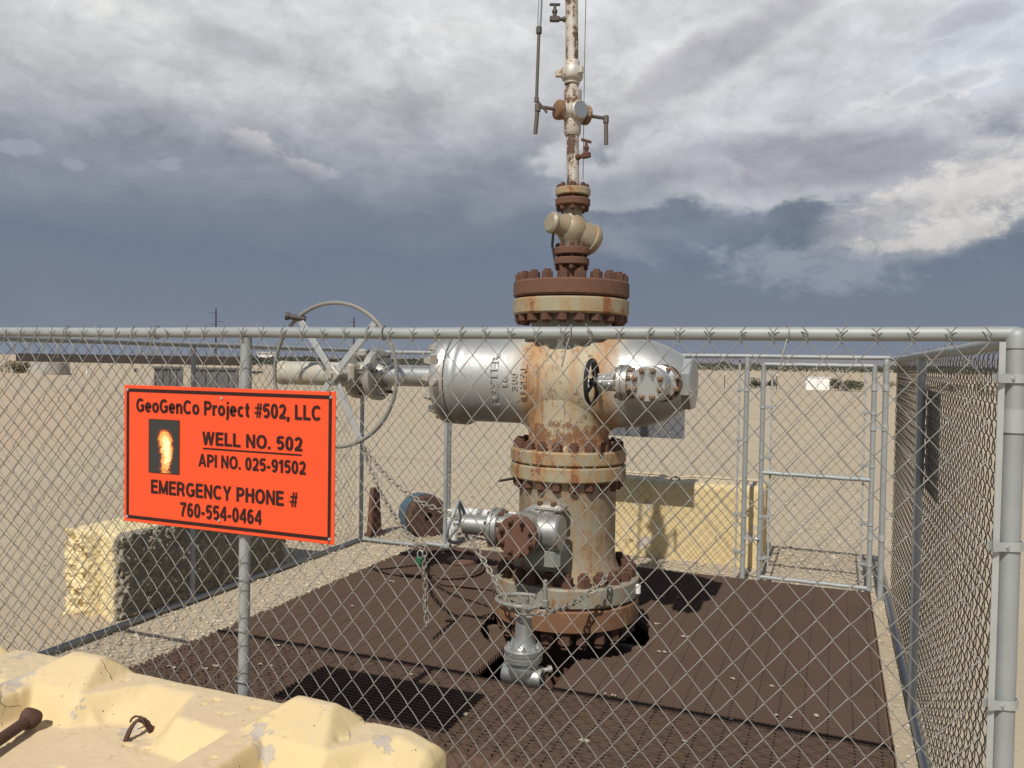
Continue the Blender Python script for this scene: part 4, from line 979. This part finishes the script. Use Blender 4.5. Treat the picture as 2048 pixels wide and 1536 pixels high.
# ------------------------------------------------------------------ small valve standing in the grating
sv3 = thing('gate_valve', 'small upright silver valve with a crank wheel in the grating', 'valve', (-1.43, 3.80, 0))
m = MB().lathe([(.048, -.5), (.048, .06), (.052, .10), (.066, .15), (.078, .19), (.080, .225), (.072, .245)], (0, 0, 0), (0, 0, 1), 32); m.lathe([(.045, -.105), (.052, -.095), (.052, .095), (.045, .105), (0, .105)], (0, 0, .165), (1, 0, 0), 28)
m.bbox((0, 0, .10), (.12, .10, .10), .02); m.build('valve_body', M['silver'], sv3)
m = MB().lathe([(.07, .243), (.094, .245), (.098, .250), (.098, .274), (.092, .277), (.092, .281), (.098, .284), (.098, .308), (.092, .313), (.05, .315)], (0, 0, 0), (0, 0, 1), 40); fl3 = m.build('bonnet_flange', M['silver_clean'], sv3)
first = None
for i in range(8):
    a = 2*math.pi*(i+.5)/8; p = (.076*math.cos(a), .076*math.sin(a), .313)
    if first is None: first = MB().lathe([(0, .026), (.006, .026), (.007, .022), (.007, .014), (.0115, .013), (.012, 0)], (0, 0, 0), (0, 0, 1), 6).build('bolt', M['silver_clean'], fl3, 30, p)
    else: dup(first, fl3, p)
MB().lathe([(.064, .313), (.056, .325), (.050, .345), (.046, .375), (.043, .42), (.042, .53), (.030, .536), (0, .536)], (0, 0, 0), (0, 0, 1), 32).build('bonnet', M['silver_clean'], sv3)
cw = MB().tube([(-.145*math.cos(q), -.105*math.sin(q), .548) for q in np.linspace(R(-100), R(100), 26)]+[(.05, -.085, .535), (.085, -.045, .54), (.115, -.02, .552)], .0115, 10)
cw.tube([(.0, 0, .54), (-.04, -.08, .545)], .010, 8); cw.tube([(0, 0, .54), (-.06, .08, .548)], .010, 8)
cw.cyl((.118, -.018, .535), (.118, -.018, .575), .021, 16, ch=.004); cw.cyl((.118, -.018, .57), (.118, -.018, .672), .0115, 12, ch=.004); cw.cyl((0, 0, .53), (0, 0, .562), .026, 14)
cw.build('handwheel', M['handle_paint'], sv3)
MB().lathe([(.022, 0), (.022, .03), (.012, .034), (.012, .055), (.018, .057), (.018, .075), (0, .075)], (.07, .02, .19), (.8, .6, .1), 14).build('plug', M['silver_worn'], sv3)

# ------------------------------------------------------------------ chains and padlock
def chain(name, pts, label, link=.040, wr=.0048, group='loose security chains'):
    pts = [Vector(p) for p in pts]; dense = []
    for i in range(len(pts)-1):
        a = pts[max(i-1, 0)]; b = pts[i]; c = pts[i+1]; d = pts[min(i+2, len(pts)-1)]
        for q in np.linspace(0, 1, 30, endpoint=False):
            dense.append(.5*((2*b)+(c-a)*q+(2*a-5*b+4*c-d)*q*q+(3*b-a-3*c+d)*q**3))
    dense.append(pts[-1]); m = MB(); acc = 0; last = dense[0]; k = 0; prev = dense[0]
    step = link*.72
    for p in dense[1:]:
        acc += (p-prev).length; prev = p
        if acc >= step:
            tg = (p-last).normalized(); mid = (p+last)/2; a = tg.orthogonal().normalized(); b = tg.cross(a)
            ph = (0 if k % 2 else math.pi/2)+.35+random.uniform(-.25, .25); w = a*math.cos(ph)+b*math.sin(ph)
            hl, hw_ = link*.5, link*.30; loop = []
            for q in range(14):
                th = 2*math.pi*q/14; cx_, sx_ = math.cos(th), math.sin(th)
                loop.append(mid+tg*((hl-hw_)*(1 if cx_ > 0 else -1)+hw_*cx_)+w*hw_*sx_)
            m.tube(loop, wr, 5, True); last = p; acc = 0; k += 1
    return tag(m.build(name, M['chain'], None, 60), label, 'chain', group)
CH = lambda *l: [at(x, y, Y=Y) for x, y, Y in l]
chain('chain', CH((726, 888, 4.29), (750, 925, 4.28), (790, 968, 4.25), (840, 1003, 4.22), (885, 1022, 4.19), (917, 1036, 4.14)), 'long chain sagging from the big handwheel to the lower side valve')
chain('chain', CH((727, 892, 4.28), (742, 940, 4.26), (770, 1000, 4.2), (805, 1055, 4.14), (838, 1090, 4.08), (858, 1092, 4.05)), 'second chain from the big handwheel down to the padlock')
chain('chain', CH((850, 1090, 4.04), (849, 1130, 4.03), (851, 1180, 4.03), (852, 1225, 4.02), (855, 1258, 4.01)), 'chain hanging straight down beside the green padlock')
chain('chain', CH((940, 1072, 4.05), (958, 1105, 4.0), (990, 1160, 3.92), (1012, 1200, 3.82), (1030, 1224, 3.73), (1060, 1230, 3.72), (1092, 1224, 3.74), (1130, 1214, 3.92), (1170, 1192, 4.10), (1205, 1165, 4.18), (1213, 1146, 4.24)), 'chain wrapped round the small upright valve up to the base flange')
pk = thing('padlock', 'green padlock hanging at the end of a chain', 'padlock', at(838, 1118, Y=4.03)); rotp = Matrix.Rotation(R(14), 3, 'Y')
MB().bbox((0, 0, -.012), (.040, .022, .052), .006, rotp).build('body', M['green'], pk)
MB().tube([(-.008, 0, .01), (-.010, 0, .035), (.006, 0, .052), (.024, 0, .042), (.022, 0, .015)], .0042, 8).build('shackle', M['galv_flat'], pk)

# ------------------------------------------------------------------ concrete blocks
def px3(x, y, z): p = at(x, y, Z=z); return (p.x, p.y, z)
bx0, bx1, by0, by1 = -3.35, -1.075, 1.30, 2.205
step_ = .006; nx = int((bx1-bx0)/step_); ny = int((by1-by0)/step_)
GXa = np.linspace(bx0, bx1, nx); GYa = np.linspace(by0, by1, ny)
GX, GY = np.meshgrid(GXa, GYa, indexing='ij')
UP = (-3.502, -2.533, -1.564, -.595)               # left edges of the moulded units along the block
Z = np.full((nx, ny), .53)
off_x = np.array([0, .225, .30, .36, .55, .585, .625, .78, .86, .969]); yup = np.array([1.955, 1.955, 2.05, 2.125, 2.125, 2.03, 1.962, 1.945, 1.945, 1.945]); ylo = np.array([1.925, 1.895, 1.98, 1.99, 1.95, 1.905, 1.885, 1.872, 1.872, 1.872])
for X0, X1 in zip(UP, UP[1:]):
    dx = GX-X0; sel = (dx >= 0) & (dx < .969)
    yu = np.interp(dx, off_x, yup); yl = np.interp(dx, off_x, ylo)
    st = .53+.085*np.clip((GY-yl)/(yu-yl), 0, 1)
    arm = .53+.085*np.minimum(np.clip((dx-.765)/.085, 0, 1), 1)
    Z = np.where(sel, np.maximum(st, arm), Z)
for X0 in UP:
    dx = GX-X0; wall = .615-.085*np.clip(dx/.032, 0, 1); Z = np.where((dx >= 0) & (dx < .032) & (GY < 1.97), np.maximum(Z, wall), Z)
    sl = np.maximum.reduce([(dx-.148)*.95, (.0-dx)*.65, (2.10-GY)*.45, (GY-2.13)*1.1, np.zeros_like(dx)])
    Z = np.maximum(Z, np.where(GY > 1.95, .680-sl, 0))
Z -= .030*np.clip((GX+1.19)/.10, 0, 1)
Z -= .03*np.clip(1-np.abs(GX+2.95)/.05, 0, 1)
for _ in range(4):
    Zp = np.pad(Z, 1, mode='edge'); Z = (Zp[1:-1, 1:-1]*2+Zp[:-2, 1:-1]+Zp[2:, 1:-1]+Zp[1:-1, :-2]+Zp[1:-1, 2:])/6
top = []; 
for i in range(nx):
    for j in range(ny):
        x, y = GXa[i], GYa[j]; n = mnoise.fractal(Vector((x*6, y*6, 0)), .8, 2, 3)*.0022+mnoise.fractal(Vector((x*45, y*45, 3)), .8, 2, 3)*.0011-.004*max(0, .62-mnoise.cell(Vector((x*70, y*70, 1))))*(mnoise.noise(Vector((x*14, y*14, 8))) > .38)
        e = min(x-bx0, bx1-x, y-by0, by1-y); z = Z[i, j]+n-.035*max(0, 1-e/.035)**2
        top.append((x, y, z))
fm = MB(); fm.add(top, [(i*ny+j, (i+1)*ny+j, (i+1)*ny+j+1, i*ny+j+1) for i in range(nx-1) for j in range(ny-1)])
per = [i*ny for i in range(nx)]+[(nx-1)*ny+j for j in range(1, ny)]+[i*ny+ny-1 for i in range(nx-2, -1, -1)]+[j for j in range(ny-2, 0, -1)]
lo = len(fm.v); cxm, cym = (bx0+bx1)/2, (by0+by1)/2
for q in per: x, y, z = fm.v[q]; fm.v.append((x, y, -.01))
fm.f += [(per[k], lo+k, lo+(k+1) % len(per), per[(k+1) % len(per)]) for k in range(len(per))]
cb = thing('concrete_block', 'big yellow painted concrete block with raised knobs, nearest the viewer', 'concrete block', ((bx0+bx1)/2, by0, 0), 'yellow concrete barrier blocks')
off = Vector(cb.location); fm.v = [(x-off.x, y-off.y, z-off.z) for x, y, z in fm.v]
fm.build('block', M['yellow'], cb, 50)
def wire_loop(parent, base_a, base_b, hgt, off, r=.0042, strands=5, name='lifting_loop', curl=True):
    a, b = Vector(base_a), Vector(base_b); m = MB()
    for s in range(strands):
        ph = 2*math.pi*s/strands; pts = []
        for q in np.linspace(0, 1, 22):
            c = a.lerp(b, q)+Vector((0, 0, hgt*math.sin(math.pi*q)**.75))
            tw = ph+q*9; d = Vector((math.cos(tw), math.sin(tw), .6*math.sin(tw+1)))*(r*1.3)
            pts.append(c+d-off)
        m.tube(pts, r, 6)
    if curl:
        c = a.lerp(b, .55)+Vector((0, 0, hgt*1.05)); m.tube([c+Vector((.02, 0, -.02))-off, c+Vector((.005, .0, .006))-off, c+Vector((-.02, 0, .004))-off, c+Vector((-.035, 0, -.006))-off, c+Vector((-.042, .0, -.018))-off], r*.9, 6)
    return m.build(name, M['rust_dark'], parent, 60)
wire_loop(cb, at(252, 1481, Z=.531), at(303, 1466, Z=.533), .055, off)
rd = thing('rusty_rod', 'rusty steel rod with a knobbed head lying on the nearest block', 'rod', at(60, 1440, Z=.59))
h0 = at(62, 1436, Z=.568); h1 = at(-160, 1590, Z=.560); d = (h1-h0).normalized(); o_ = Vector(rd.location)
MB().lathe([(0, -.020), (.018, -.020), (.030, -.012), (.034, 0), (.033, .016), (.024, .030), (.019, .036)], h0-o_, d, 22, ring=lambda th, r, h: r*(1+.10*math.sin(3*th+h*60))).build('head', M['rust_dark'], rd)
MB().lathe([(.019, .02), (.0185, .3), (.019, .6), (0, .6)], h0-o_, d, 18, ring=lambda th, r, h: r*(1+.05*math.sin(4*th+h*90))).build('shaft', M['rust_dark'], rd)

def rough_block(name, label, org, dims, m, amp, groove=None, res=.0125):
    # dims: x width, y length, z height; displaced shell with rounded corners
    X, Yd, Zd = dims; mb = MB(); cache = {}
    def put(p):
        k = (round(p[0], 5), round(p[1], 5), round(p[2], 5))
        if k in cache: return cache[k]
        x, y, z = p; c = Vector((X/2, Yd/2, Zd/2)); rr = .045
        q = Vector((min(max(x, rr), X-rr), min(max(y, rr), Yd-rr), min(max(z, 0), Zd-rr))); dl = Vector(p)-q
        if dl.length > 1e-6: n = dl.normalized(); w = q+n*min(dl.length, rr)
        else: n = Vector((0, 0, 1)); w = Vector(p)
        s = amp(x, y, z, n); d_ = 0
        if s > 0:
            cell = mnoise.voronoi(Vector(p)*30+Vector((9, 4, 2)))[0][0]; d_ = s*(.5-cell)*1.9+s*.9*mnoise.noise(Vector(p)*8)
        d_ += .003*mnoise.noise(Vector(p)*16)
        w = w+n*d_
        if groove: w = groove(w, p)
        cache[k] = len(mb.v); mb.v.append(tuple(w)); return cache[k]
    def face(f, na, nb):
        for i in range(na):
            for j in range(nb): mb.f.append(tuple(put(f(a/na, b/nb)) for a, b in ((i, j), (i+1, j), (i+1, j+1), (i, j+1))))
    nx_, ny_, nz_ = int(X/res), int(Yd/res), int(Zd/res)
    face(lambda a, b: (a*X, 0, b*Zd), nx_, nz_); face(lambda a, b: (a*X, Yd, b*Zd), nx_, nz_)
    face(lambda a, b: (0, a*Yd, b*Zd), ny_, nz_); face(lambda a, b: (X, a*Yd, b*Zd), ny_, nz_); face(lambda a, b: (a*X, b*Yd, Zd), nx_, ny_)
    r_ = thing(name, label, 'concrete block', org, 'yellow concrete barrier blocks'); mb.build('block', m, r_, 60)
    return r_
def amp_l(x, y, z, n):
    if n.z > .7: return .004
    if n.x > .5: return .030
    if n.y < -.5: return .036 if x < .20+.03*mnoise.noise(Vector((z*9, 1, 0))) else .012 if x > .44 else .0012
    return .018
def groove_l(w, p):
    x, y, z = p
    if y < .25:
        k = max(0, 1-abs(x-.30)/.09)*max(0, 1-y/.2); w = w+Vector((0, .07*min(1, k*1.6), 0))
    return w
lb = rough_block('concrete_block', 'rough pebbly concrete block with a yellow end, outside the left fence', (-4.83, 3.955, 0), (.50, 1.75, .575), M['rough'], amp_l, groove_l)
def groove_b(w, p):
    x, y, z = p
    if x > 1.60: k = max(0, 1-abs(y-.22)/.08); w = w-Vector((.10*min(1, k*1.5)*min(1, (x-1.60)/.1), 0, 0))
    if z > .60 and 1.0 < x < 1.30: w = w-Vector((0, 0, .02*math.sin(math.pi*(x-1.0)/.3)))
    return w
bb_ = rough_block('concrete_block', 'smooth yellow concrete block standing behind the far fence', (-2.53, 7.27, -.03), (1.98, .56, .735), M['yellow'], lambda x, y, z, n: .0, groove_b, .022)
wire_loop(bb_, (1.13, .20, .70), (1.24, .22, .70), .05, Vector((0, 0, 0)), .004, 3, curl=False)

# ------------------------------------------------------------------ things behind the fence
dr = thing('flange_plug', 'short rusty and blue pipe plug lying on its side behind the far left fence', 'pipe plug', (-3.78, 7.20, .0))
axd = Vector((.80, -.60, .03)).normalized(); cc = Vector((0, 0, .195))
MB().lathe([(.0, -.24), (.15, -.24), (.215, -.19), (.222, -.04), (.215, -.02)], cc, axd, 40).build('blue_cap', plain('chalky_blue_paint', (.07, .115, .15), .75, 0, .5, 7, .3), dr)
MB().lathe([(.20, -.04), (.212, -.02), (.212, .06), (.20, .078), (.045, .08), (.04, .03), (0, .03)], cc, axd, 40).build('rusty_face', M['rust_dark'], dr)
pl = thing('pipe_stub', 'squat rust red pipe stub by the far left fence corner', 'pipe stub', (-4.24, 6.98, 0))
MB().lathe([(.078, -.02), (.058, .30), (.048, .46), (.042, .475), (0, .47)], (0, 0, 0), (0, 0, 1), 24).build('pipe', rusty('red_primer_rust', (.09, .038, .03), .5, .8, 0, 8, .8, .62, (.05, .035, .025), (.17, .07, .045)), pl)
MB().lathe([(.10, -.01), (.10, .015), (.08, .02)], (0, 0, 0), (0, 0, 1), 24).build('collar', M['rust_dark'], pl)
sp2 = thing('steel_post', 'grey steel post standing just beyond the far fence under the valve body', 'post', (-3.50, 7.12, 0))
MB().cyl((0, 0, -.05), (0, 0, 1.55), .030, 24).build('pipe', M['galv'], sp2); MB().lathe([(.034, 1.52), (.034, 1.55), (.02, 1.575), (0, 1.58)], (0, 0, 0), (0, 0, 1), 20).build('post_cap', M['galv'], sp2)
wp = thing('white_pipe', 'white plastic pipe on short supports behind the far fence', 'pipe', (-3.35, 6.98, 0))
m = MB().cyl((-.03, 0, -.02), (-.03, 0, .33), .055, 20, ch=.006); m.build('riser', M['white'], wp)
m = MB().cyl((.0, .03, .31), (.62, .03, .31), .040, 18, ch=.005); m.build('run', M['white'], wp)
MB().cyl((.23, .03, .31), (.29, .03, .31), .0425, 18).build('tape_band', plain('grey_tape', (.25, .25, .24), .7), wp)
MB().cyl((.36, .03, -.02), (.36, .03, .28), .028, 14).build('support', M['rust'], wp)
ld = thing('round_lid', 'rusty round lid lying on the rear of the grating', 'lid', at(925, 1122, Z=HG+.002))
MB().lathe([(0, .022), (.105, .022), (.122, .018), (.128, 0), (0, 0)], (0, 0, 0), (0, 0, 1), 32).build('plate', M['rust'], ld); MB().lathe([(.02, .022), (.018, .03), (0, .032)], (0, 0, 0), (0, 0, 1), 12).build('knob', M['rust_dark'], ld)
hs = [at(x, y, Z=HG+.012) for x, y in ((800, 1150), (850, 1152), (905, 1156), (955, 1148), (968, 1130), (950, 1108), (900, 1100), (858, 1106), (850, 1130), (880, 1165), (930, 1172), (1000, 1180))]
dn = []
for i in range(len(hs)-1):
    a = hs[max(i-1, 0)]; b = hs[i]; c = hs[i+1]; d_ = hs[min(i+2, len(hs)-1)]
    for q in np.linspace(0, 1, 8, endpoint=False): dn.append(.5*((2*b)+(c-a)*q+(2*a-5*b+4*c-d_)*q*q+(3*b-a-3*c+d_)*q**3))
tag(MB().tube(dn, .011, 8).build('hose', M['rust_dark'], None, 60), 'thin dark brown hose curled on the grating behind the wellhead', 'hose')

# gravel
rg = np.random.default_rng(5); pm = MB(); cnt = 0
for zone, n, s0, s1 in (((-4.2, 2.3, GX0, 6.6), 5200, .004, .020), ((GX1, 2.3, .42, 6.6), 700, .004, .014), ((-5.2, 6.25, .4, 8.2), 7500, .005, .022), ((-9, 6.6, 3, 13), 5200, .007, .026), ((-8, 2.2, -4.2, 8), 1400, .005, .016), ((.45, 2.2, 3, 8), 700, .005, .014)):
    for _ in range(n):
        x = rg.uniform(zone[0], zone[2]); y = rg.uniform(zone[1], zone[3])
        if GX0-.02 < x < GX1+.02 and GY0 < y < GY1+.02: continue
        s = s0+(s1-s0)*rg.random()**2.5; q = rg.uniform(.6, 1.3, 6)*s; a = rg.uniform(0, 6.28); ca_, sa_ = math.cos(a), math.sin(a)
        P6 = [(q[0], 0, 0), (0, q[1], 0), (-q[2], 0, 0), (0, -q[3], 0), (0, 0, q[4]*.7), (0, 0, -q[5]*.6)]
        pm.add([(x+ca_*u-sa_*v, y+sa_*u+ca_*v, w+s*.25) for u, v, w in P6], [(0, 1, 4), (1, 2, 4), (2, 3, 4), (3, 0, 4), (1, 0, 5), (2, 1, 5), (3, 2, 5), (0, 3, 5)])
me = bpy.data.meshes.new('gravel'); me.from_pydata(pm.v, [], pm.f); me.update(); me.materials.append(M['pebble'])
o = bpy.data.objects.new('gravel', me); COL.objects.link(o); tag(o, 'loose pale gravel scattered over the sand', 'gravel', kind='stuff')

# ------------------------------------------------------------------ distance
def G(x, y): p = at(x, y, Z=0); return Vector((p.x, p.y, 0))
def facing(o): o.rotation_euler = (0, 0, math.atan2(-o.location.x, o.location.y)); return o
for i, (x0, x1, yb, h, lab) in enumerate(((308, 366, 797, 1.33, 'grey steel bin half hidden by the sign, the left of the pair'), (384, 478, 796, 1.30, 'wider grey steel bin behind the fence post, right of the pair'))):
    c = (G(x0, yb)+G(x1, yb))/2; w = (G(x1, yb)-G(x0, yb)).length
    b = facing(thing('steel_bin', lab, 'bin', c, 'grey steel bins beyond the left fence')); m = MB()
    m.box((0, .03, h/2), (w, .06, h)); m.box((0, 1.4, h/2), (w, .06, h))
    for s in (-1, 1): m.box((s*(w/2-.03), .72, h/2), (.06, 1.32, h))
    m.box((0, .72, .06), (w-.12, 1.32, .08)); m.build('tub', M['dump_grey'], b, 0)
    rb = MB()
    for k in np.linspace(-.48, .48, 5): rb.box((k*w, -.02, h/2), (.06, .04, h-.1))
    rb.box((0, -.03, h-.04), (w+.06, .08, .07)); rb.build('ribs', M['dump_grey'], b, 0)
c = G(101, 750); rg_ = facing(thing('concrete_ring', 'low round concrete ring far off beyond the left fence', 'concrete ring', c))
MB().lathe([(1.52, 0), (1.55, .55), (1.50, .56), (1.50, 1.08), (1.30, 1.10), (1.28, .2), (0, .2)], (0, 1.5, 0), (0, 0, 1), 36).build('ring', M['concrete'], rg_)
c = G(1635, 781); cbn = facing(thing('utility_cabinet', 'small bright white cabinet far behind the gate beside a bush', 'cabinet', c))
MB().bbox((0, .5, .48), (1.68, .9, .96), .03).build('housing', M['cabinet'], cbn); MB().bbox((0, .5, .985), (1.78, 1.0, .05), .01).build('lid', M['cabinet'], cbn)
MB().box((-.0, .042, .48), (.02, .012, .85)).build('door_seam', M['sign_back'], cbn)
def bush(name, x0, x1, yb, h, m, label, cat='bush', seed=1, group=None):
    a, b = G(x0, yb), G(x1, yb); w = (b-a).length; c = (a+b)/2; r = random.Random(seed)
    o = facing(thing(name, label, cat, c, group)); mb = MB(); lo_ = []
    for k in range(5+int(w*2)): lo_.append((r.uniform(-.42, .42)*w, r.uniform(-.25, .25)*w*.6, r.uniform(.25, .62)*h, r.uniform(.22, .42)*min(h, w)))
    for k in range(1500):
        q = r.choice(lo_); th, ph = r.uniform(0, 6.283), math.acos(r.uniform(-1, 1)); rr = q[3]*r.random()**.35
        p = Vector((q[0]+rr*math.sin(ph)*math.cos(th)*1.25, q[1]+rr*math.sin(ph)*math.sin(th), max(.02, q[2]+rr*math.cos(ph)*.95)))
        s = r.uniform(.03, .075)*h; n = Vector((r.gauss(0, 1), r.gauss(0, 1), r.gauss(0, 1))).normalized(); u_ = n.orthogonal().normalized()*s; v_ = n.cross(u_)*.7
        mb.add([p-u_, p-v_, p+u_, p+v_], [(0, 1, 2, 3)])
    mb.build('foliage', m, o, 0); st = MB()
    for k in range(6): st.tube([(r.uniform(-.1, .1)*w, r.uniform(-.1, .1)*w, 0), (r.uniform(-.3, .3)*w, r.uniform(-.2, .2)*w, .5*h)], .02*h, 5)
    st.build('stem', M['wood'], o)
    return o
bush('desert_bush', 1655, 1716, 782, 1.05, M['leaf'], 'olive desert bush just right of the white cabinet', seed=3)
bush('desert_bush', 1503, 1548, 777, .92, M['leaf_dark'], 'dark bush seen between the gate post and the gate frame', seed=4)
bush('desert_bush', 12, 58, 746, 1.25, M['dry_brush'], 'brownish bush at the far left beside the concrete ring', seed=5)
bush('dry_brush', 1905, 2080, 792, 1.05, M['dry_brush'], 'low dry brush seen through the right fence', 'brush', 6)
bush('dry_brush', 1790, 1900, 779, .8, M['dry_brush'], 'farther dry brush behind the post of the right fence', 'brush', 8)
bush('desert_bush', 496, 522, 749, .5, M['leaf_dark'], 'small scrub left of the stem sleeve end', seed=10)
for x, y0, lab in ((1449, 777, 'thin dark marker stake left of the gate posts'), (1553, 779, 'thin marker stake seen through the gate')):
    s = thing('marker_stake', lab, 'stake', G(x, y0), 'marker stakes in the field'); MB().cyl((0, 0, -.05), (0, 0, 1.1), .03, 8).build('stake', M['wood'], s); MB().box((0, 0, 1.12), (.075, .075, .1)).build('stake_cap', M['white'], s)
s = thing('marker_stake', 'short white stake far beyond the left fence', 'stake', G(174, 746), 'marker stakes in the field'); MB().cyl((0, 0, -.05), (0, 0, .5), .11, 10).build('stake', M['white'], s)
s = thing('valve_stub', 'small dark round-topped stub left of the steel bins', 'stub', G(272, 744)); MB().lathe([(.2, 0), (.2, .28), (.15, .4), (0, .46)], (0, 0, 0), (0, 0, 1), 16).build('hood', M['wall_brown'], s)
for x, yt, lab, arms in ((432, 617, 'tall utility pole on the horizon above the left fence', ((1.2, -2.6, 0), (3.4, -.3, 2.9), (4.2, -2.4, .4))), (708, 635, 'tall utility pole on the horizon seen through the big handwheel', ((1.2, -2.4, 0), (2.6, -.2, 2.4)))):
    tp = at(x, yt, D=300); b = facing(thing('utility_pole', lab, 'pole', (tp.x, tp.y, 0), 'utility poles on the horizon'))
    MB().cyl((0, 0, 0), (0, 0, tp.z), .36, 10, .24).build('pole', M['wood'], b)
    for dz, xa, xb in arms: MB().box(((xa+xb)/2, -.3, tp.z-dz*1.4), (xb-xa, .18, .14)).build('crossarm', M['wood'], b)
wa, wb_ = G(33, 722.5), G(482, 731.5); d = wb_-wa; Lw = d.length
wl = thing('boundary_wall', 'long dark brown steel wall along the left horizon', 'wall', wa); wl.rotation_euler = (0, 0, math.atan2(d.y, d.x))
m = MB(); np_ = 60
for k in range(np_): m.box(((k+.5)*Lw/np_, 0, .98), (Lw/np_-.12, .15, 1.96+.05*math.sin(k*1.3)))
m.build('panels', M['wall_brown'], wl, 0)
m = MB()
for k in range(np_+1): m.box((k*Lw/np_, .02, 1.0), (.16, .24, 2.06))
m.build('uprights', M['wall_brown'], wl, 0)
tm = MB(); r = random.Random(21)
for k in range(22000):
    xp = r.uniform(478, 2150); hy = 708+.0162*xp; yb = hy+(r.uniform(9.5, 15) if xp < 1080 else r.uniform(6.0, 10.5)); p = G(xp, yb); D = p.length
    clump = .55+.45*mnoise.noise(Vector((xp*.035, 0, 0)))+.25*mnoise.noise(Vector((xp*.2, 5, 0)))
    z = r.random()**.8*(1.35+1.4*max(.1, clump))*(1.0 if xp < 1080 else 1.3); s = r.uniform(.12, .42)
    n = Vector((r.gauss(0, 1), r.gauss(0, 1), r.gauss(0, .6))).normalized(); u_ = n.orthogonal().normalized()*s; v_ = n.cross(u_)
    q = Vector((p.x, p.y, z)); tm.add([q-u_, q-v_, q+u_, q+v_], [(0, 1, 2, 3)])
me = bpy.data.meshes.new('far_trees'); me.from_pydata(tm.v, [], tm.f); me.update(); me.materials.append(M['leaf_dark'])
o = bpy.data.objects.new('far_trees', me); COL.objects.link(o); tag(o, 'dark strip of far shrubs along the horizon', 'trees', kind='stuff')
fb2 = facing(thing('far_building', 'tiny white building on the horizon left of the stem sleeve', 'building', G(533, 727.0)))
MB().box((0, 6, 1.7), (6, 8, 3.4)).build('wall', M['cabinet'], fb2, 0); MB().add([(-3.3, 1.7, 3.4), (3.3, 1.7, 3.4), (3.3, 10.3, 3.4), (-3.3, 10.3, 3.4), (-3.3, 6, 4.0), (3.3, 6, 4.0)], [(0, 1, 5, 4), (2, 3, 4, 5), (0, 4, 3), (1, 2, 5), (0, 3, 2, 1)]).build('roof', M['concrete'], fb2, 0)
hm = MB(); prev = None; vs = []; fs = []
for k in range(90):
    a = R(-25+k*1.0)-YAW+R(0); D = 7000; x = D*math.sin(a); y = D*math.cos(a)
    h = 30+60*max(0, mnoise.noise(Vector((k*.16, 0, 1))))+70*math.exp(-((k-47)/9)**2)
    vs += [(x, y, -5), (x*1.02, y*1.02, h)]
    if k: i = len(vs)-4; fs.append((i, i+2, i+3, i+1))
hm.add(vs, fs)
for k in range(90): pass
b_ = len(hm.v)
hm.add([(x*1.12, y*1.12, -5) for x, y, z in vs[::2]], [])
hm.f += [(2*k+1, 2*k+3, b_+k+1, b_+k) for k in range(89)]
tag(hm.build('hills', M['hill'], None, 60), kind='structure')
